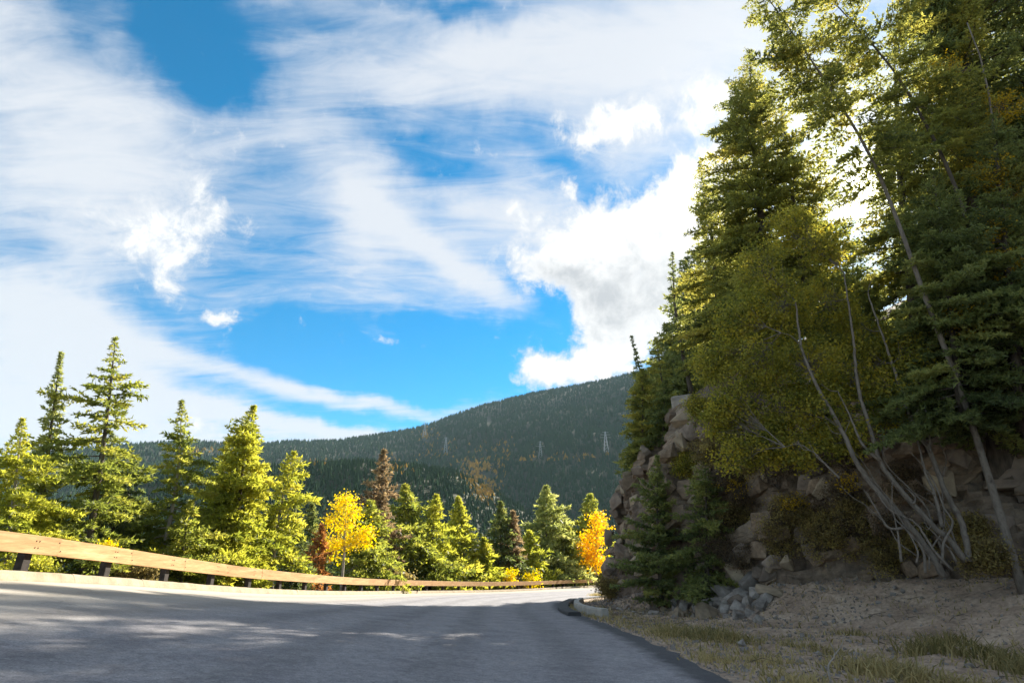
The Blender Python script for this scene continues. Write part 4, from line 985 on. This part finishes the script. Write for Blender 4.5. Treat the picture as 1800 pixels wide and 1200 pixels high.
# shrubs on the rock face and at its foot
for k, (px, py, r, mat, lab, Yo) in enumerate([
        (1255, 790, 55, 'shrub', 'brown-olive shrub on the rock below the pointed conifer', 0), (1330, 800, 60, 'shrub', 'dry olive shrub on the middle of the rock face', 0), (1420, 790, 60, 'alder', 'olive shrub hanging under the alder crown', 0),
        (1500, 770, 50, 'shrub', 'brown shrub on the rock behind the alder stems', 0), (1300, 850, 45, 'gold', 'yellow-leaved bush on the dark rock face', -.3), (1490, 850, 30, 'gold', 'small spray of yellow leaves beside the alder stems', -.8), (1395, 880, 22, 'gold', 'tiny yellow-leaved sprig on the dark rock', -.8),
        (1460, 940, 70, 'shrub', 'dry brown brush at the foot of the rock', 0), (1550, 960, 55, 'shrub', 'dead brushwood below the alder stems', .2), (1400, 900, 55, 'shrub', 'tangled brown brush above the bank', 0), (1350, 740, 60, 'shrub', 'brushy growth under the alder crown edge', 0), (1640, 640, 60, 'alder', 'leafy branch mass between the two leaning trunks', -1), (1240, 720, 45, 'alder', 'yellow-green bush at the cliff top beside the spire', 0),
        (1500, 900, 55, 'shrub', 'thick dry brush behind the lowest alder stem', .1), (1370, 950, 55, 'shrub', 'brown brush at the rock foot beside the big tan boulder', .1), (1610, 940, 45, 'shrub', 'sparse dry brush between the alder stems', .2), (1290, 900, 50, 'shrub', 'brown shrub on the rock above the rock pile', 0), (1210, 820, 45, 'alder', 'olive bush above the second dark fir at the cliff foot', 0), (1700, 930, 40, 'shrub', 'dry weeds on the bank beside the pale leaning trunk', .2),
        (1730, 980, 45, 'shrub', 'withered weeds around the pale leaning trunk', -1.0), (1070, 1035, 26, 'grassy', 'dry grassy bush at the cliff corner foot', 0)]):
    p = cliff_hit(px, py); Y = p[1] - .3 + Yo; c = atY(px, py, Y); rr = half(r, Y); gd = mat == 'gold'
    bush(lab, c, (rr * (1.3 if gd else 1), rr * .6, rr * .85), 'shrub' if mat == 'grassy' else mat, 40 + k, lobes=7, clumps=5 if gd else 18, per=9 if gd else 46, leaf_l=.07, sigma=.10 if gd else .13, base=p - np.array([0, 0, rr * .5]), bark='bark')

_b = random.Random(14)
for k in range(15):
    px, py = _b.uniform(1235, 1600), _b.uniform(770, 985); p = cliff_hit(px, py); Y = p[1] - .25; c = atY(px, py, Y); rr = half(_b.uniform(34, 58), Y)
    bush('dry brown brush clinging to the shaded rock face', c, (rr * 1.1, rr * .6, rr * .8), 'brush', 300 + k, lobes=6, clumps=12, per=30, leaf_l=.055, sigma=.13, base=p - np.array([0, 0, rr * .5]), group='dry brush on the rock face')
# ------------------------------------------------------------------ loose rocks below the cliff
RK = 'loose rocks fallen at the foot of the cliff'
def rock_at(px, py, w, h, kind, seed, label, group=None, lift=0.):
    # ground hit along the sight line
    r = unit(ray(px, py)); best = None
    for t in np.arange(5, 40, .15):
        p = np.array([0, 0, CAMZ]) + r * t
        if p[2] <= verge_z(p[0], p[1]) + lift: best = p; break
    if best is None: best = gp(px, py, .2)
    best = best.copy(); best[2] += h * .12
    w *= 1.6; h *= 1.6; o = place_stone('rock', kind, best, (w, w * .8, h), seed); tag(o, label, 'rock', group); return o
rock_at(1243, 1082, .62, .45, 'tan', 1, 'tan boulder resting lowest in front of the rock pile')
rock_at(1243, 1030, .7, .95, 'grey', 2, 'tall upright grey slab in the rock pile')
rock_at(1292, 1018, 1.25, .8, 'tan', 3, 'big tan boulder at the back of the rock pile')
rock_at(1330, 1030, .8, .6, 'grey', 4, 'grey block at the bank side of the rock pile')
rock_at(1350, 1042, .9, .25, 'tan', 5, 'long flat tan slab lying on the bank')
rock_at(1212, 1036, .45, .3, 'grey', 6, 'pale grey stone on the left shoulder of the rock pile')
for k, (px, py, w) in enumerate([(1270, 1050, .6), (1255, 1064, .5), (1288, 1060, .5), (1305, 1074, .5), (1228, 1052, .5), (1282, 1040, .5), (1322, 1060, .45), (1262, 1042, .45), (1304, 1046, .5), (1300, 1086, .36), (1212, 1062, .42), (1232, 1070, .4), (1275, 1075, .42), (1200, 1072, .36), (1340, 1070, .36), (1330, 1048, .4), (1315, 1034, .45), (1345, 1055, .34), (1190, 1060, .36), (1248, 1048, .45), (1295, 1030, .5), (1322, 1080, .3), (1218, 1046, .4)]):
    rock_at(px, py, w, w * .75, 'grey', 20 + k, 'angular grey rock heaped in the rock pile below the cliff', RK)
rr_ = random.Random(5)
for k in range(70):
    px = rr_.uniform(1072, 1340); py = rr_.uniform(1038, 1082) + max(px - 1240, 0) * .12
    w = rr_.uniform(.15, .40); rock_at(px, py, w, w * .75, rr_.choice(['grey', 'grey', 'brown', 'tan']), 60 + k, 'small loose rock scattered between the rock pile and the kerb end', 'small scattered rocks by the kerb end')

# pebbles on the bank
def build_gravel():
    rng = np.random.default_rng(3); mb = MB(); n = 13000
    i = rng.integers(20, 235, n); j = (86 * rng.random(n) ** 1.25).astype(int); p = VERGE[i, j] + rng.normal(size=(n, 3)) * np.array([.08, .08, 0])
    s = np.exp(rng.normal(-3.6, .5, n)); ax = unit(rng.normal(size=(n, 3))); bx = unit(np.cross(ax, rng.normal(size=(n, 3)))); cx = np.cross(ax, bx)
    k = rng.uniform(.6, 1.2, (n, 3)) * s[:, None]
    V = np.stack([p + ax * k[:, :1], p - ax * k[:, :1], p + bx * k[:, 1:2], p - bx * k[:, 1:2], p + cx * k[:, 2:], p - cx * k[:, 2:]], 1)
    T = np.array([[0, 2, 4], [2, 1, 4], [1, 3, 4], [3, 0, 4], [2, 0, 5], [1, 2, 5], [3, 1, 5], [0, 3, 5]])
    mb.add(V.reshape(-1, 3), None, (np.arange(n)[:, None, None] * 6 + T[None]).reshape(-1, 3))
    tag(mb.build('gravel', M['stone_grey']), 'loose gravel and pebbles strewn over the dirt bank', 'gravel', kind='stuff')
build_gravel()

def build_litter():
    rng = np.random.default_rng(31); mb = MB(); n = 900
    i = rng.integers(25, 230, n); j = rng.integers(6, 88, n); p = VERGE[i, j] + np.array([0, 0, .012])
    for k in range(n):
        a = rng.uniform(0, 6.28); L = abs(rng.normal(.10, .09)) + .04; d = np.array([math.cos(a), math.sin(a), rng.normal() * .18]) * L
        tube(mb, [p[k] - d, p[k] + rng.normal(size=3) * L * .12 + np.array([0, 0, .01]), p[k] + d], [.007, .006, .004], 3, cap=False)
    tag(mb.build('litter', M['bark']), 'dead twigs and litter scattered over the dirt bank', 'litter', kind='stuff')
build_litter()
# ------------------------------------------------------------------ grass
def build_grass():
    rng = np.random.default_rng(8); mb = MB()
    P, H, T = [], [], []
    tufts = [(1215, 1108, .55, 600, .34, .3), (1260, 1112, .5, 500, .32, .3), (1180, 1110, .4, 300, .28, .4), (1300, 1118, .4, 250, .26, .4), (1640, 1138, .45, 600, .42, .2), (1665, 1125, .35, 300, .36, .2), (1540, 1165, .45, 500, .36, .55), (1580, 1172, .35, 350, .33, .6), (1760, 1150, .5, 500, .4, .25), (1800, 1165, .4, 300, .4, .3), (1400, 1120, .3, 160, .2, .5), (1450, 1125, .3, 160, .2, .4), (1500, 1110, .3, 150, .22, .4), (1340, 1150, .4, 200, .16, .7), (1400, 1185, .4, 220, .18, .75), (1250, 1150, .4, 250, .15, .7), (1700, 1180, .4, 250, .24, .6), (1050, 1045, .5, 500, .35, .55), (1075, 1050, .5, 400, .35, .5), (1040, 1055, .35, 250, .25, .6)]
    for (px, py, sg, n, h, t0) in tufts:
        c = gp(px, py, .05)
        p = c[:2] + rng.normal(size=(n, 2)) * sg * np.array([.6, .9]); P.append(p); H.append(np.abs(rng.normal(h * .62, h * .25, n))); T.append(np.clip(rng.normal(t0 + .15, .22, n), 0, 1))
    E, Ft = verge_rows()
    n = 11000; i = rng.integers(20, 200, n); t = np.abs(rng.normal(0, .20, n)) + .02; p = E[i, :2] * (1 - t[:, None]) + Ft[i, :2] * t[:, None] + rng.normal(size=(n, 2)) * .06
    P.append(p); H.append(np.abs(rng.normal(.09, .05, n))); T.append(np.clip(rng.normal(.7, .2, n), 0, 1))
    n = 5000; i = rng.integers(20, 200, n); t = rng.uniform(.3, 1.0, n); p = E[i, :2] * (1 - t[:, None]) + Ft[i, :2] * t[:, None]
    P.append(p); H.append(np.abs(rng.normal(.10, .06, n))); T.append(np.clip(rng.normal(.6, .25, n), 0, 1))
    P, H, T = (np.concatenate(x) for x in (P, H, T))
    z = np.array([VF[np.argmin((VF[:, 0] - x) ** 2 + (VF[:, 1] - y) ** 2), 2] for x, y in P])
    b = np.c_[P, z - .01]; n = len(b)
    ln = rng.normal(size=(n, 2)) * .35; d1 = unit(np.c_[ln, np.ones(n)]); d2 = unit(np.c_[ln * 2.6, np.ones(n) * .8])
    s = unit(np.cross(d1, rng.normal(size=(n, 3)))); w = (.006 + .012 * rng.random(n))[:, None]; H = H[:, None]
    m = b + d1 * H * .55; e = m + d2 * H * .5
    V = np.stack([b - s * w, b + s * w, m + s * w * .7, m - s * w * .7, e], 1); k = np.arange(n)[:, None] * 5
    mb.add(V.reshape(-1, 3), k + np.array([[0, 1, 2, 3]]), k + np.array([[3, 2, 4]]), np.repeat(T, 5))
    tag(mb.build('grass', M['grass']), 'dry and green roadside grass tufts along the dirt verge', 'grass', kind='stuff')
build_grass()
# bare forked twig standing in the verge
def build_twig():
    b = gp(1460, 1196, -.02); b[2] = verge_z(b[0], b[1]) - .03; Y = b[1]
    root = thing('dead_branch', 'bare forked grey twig sticking up from the verge grass', 'branch', b)
    for pts, r in (([b, atY(1456, 1170, Y), atY(1468, 1150, Y), atY(1460, 1130, Y)], .016), ([atY(1468, 1150, Y), atY(1480, 1132, Y), atY(1484, 1112, Y)], .010)):
        mb = MB(); tube(mb, spline(pts, 10) - b, np.linspace(r, r * .35, 10), 6); mb.build('twig', M['bark_pale'], root, smooth=True)
build_twig()

# ------------------------------------------------------------------ kerb end and tar lip at the inner bend
def strip_kerb(name, label, pts, width, hgt, mat, cat):
    c = spline(pts, 20); t = unit(np.gradient(c[:, :2], axis=0)); n = np.stack([-t[:, 1], t[:, 0]], 1)
    prof = [(-.5, -.1), (-.48, hgt * .7), (-.40, hgt), (.40, hgt), (.48, hgt * .7), (.5, -.1)]
    V = np.empty((20, len(prof), 3))
    for j, (o_, z_) in enumerate(prof): V[:, j, :2] = c[:, :2] + n * o_ * width; V[:, j, 2] = c[:, 2] + z_
    m = len(prof); mb = MB()
    caps = [[0, i, i + 1] for i in range(1, m - 1)] + [[19 * m, 19 * m + i + 1, 19 * m + i] for i in range(1, m - 1)]
    mb.add(V.reshape(-1, 3), grid_quads(20, m), caps)
    o = mb.build(name, mat); return tag(o, label, cat, kind='structure')
strip_kerb('kerb', 'short pale concrete kerb end at the inner bend', [gp(1064, 1082), gp(1036, 1077), gp(1019, 1071), gp(1014, 1064), gp(1022, 1058)], .28, .24, M['concrete_grey'], 'kerb')
strip_kerb('tar_kerb', 'dark raised tar lip at the inner bend of the road', [gp(1010, 1082), gp(997, 1076), gp(990, 1069), gp(994, 1062), gp(1008, 1055)], .5, .13, M['tar'], 'kerb')

# ------------------------------------------------------------------ pylons on the far hill
def pylon(label, px, base_py, top_py, seed):
    a, _ = azel(px, base_py); rs = np.linspace(300, 2300, 800); z = hill_z(np.full(800, a), rs)
    P = np.stack([rs * math.sin(math.radians(a)), rs * math.cos(math.radians(a)), z], 1); _, yy = project(P)
    i = int(np.argmax(yy < base_py)) if (yy < base_py).any() else 700
    b = P[i]; top = atY(px, top_py, b[1]); h = top[2] - b[2]; w = h * .11
    root = thing('pylon', label, 'pylon', b, 'power line pylons on the far hillside')
    def seg(mb, p, q, r=.35): tube(mb, [p, q], r * h / 30, 3, cap=False)
    for sx in (-1, 1):
        for sy in (-1, 1):
            mb = MB(); seg(mb, np.array([sx * w, sy * w, -1]), np.array([sx * w * .12, sy * w * .12, h]), .26); mb.build('leg', M['steel'], root)
    mb = MB(); N = 7
    for k in range(N):
        u0, u1 = k / N, (k + 1) / N; f0, f1 = w * (1 - .88 * u0), w * (1 - .88 * u1)
        for (ax, ay, bx, by) in ((-1, -1, 1, -1), (1, -1, 1, 1), (1, 1, -1, 1), (-1, 1, -1, -1)):
            seg(mb, np.array([ax * f0, ay * f0, u0 * h]), np.array([bx * f1, by * f1, u1 * h]), .12); seg(mb, np.array([bx * f0, by * f0, u0 * h]), np.array([ax * f1, ay * f1, u1 * h]), .12)
    mb.build('lattice', M['steel'], root)
    for zf, wd in ((.72, .26), (.85, .22), (.96, .15)):
        mb = MB(); seg(mb, np.array([-h * wd, 0, zf * h]), np.array([h * wd, 0, zf * h]), .2); mb.build('cross_arm', M['steel'], root)
pylon('pale lattice pylon standing above the orange clearing on the hill', 783, 797, 768, 1)
pylon('lattice pylon near the crest by the small orange patch', 746, 768, 742, 2)
pylon('faint lattice pylon low on the shaded mountainside', 950, 806, 775, 3)
pylon('faint lattice pylon on the hillside beside the cliff corner', 1066, 797, 758, 4)

# ------------------------------------------------------------------ the air over the valley
def build_haze():
    m, t, out = mat_nodes('haze'); v = nn(t, 'ShaderNodeVolumePrincipled')
    v.inputs['Color'].default_value = (.60, .84, 1.0, 1); v.inputs['Density'].default_value = .000045; v.inputs['Anisotropy'].default_value = 0.0
    t.links.new(v.outputs[0], out.inputs['Volume'])
    mb = MB(); box(mb, (0, 1200, 286.75), (3400, 0, 0), (0, 1700, 0), (0, 0, 358.25)); o = mb.build('haze', m)
    tag(o, 'thin blue haze in the valley air', 'haze', kind='stuff')
build_haze()
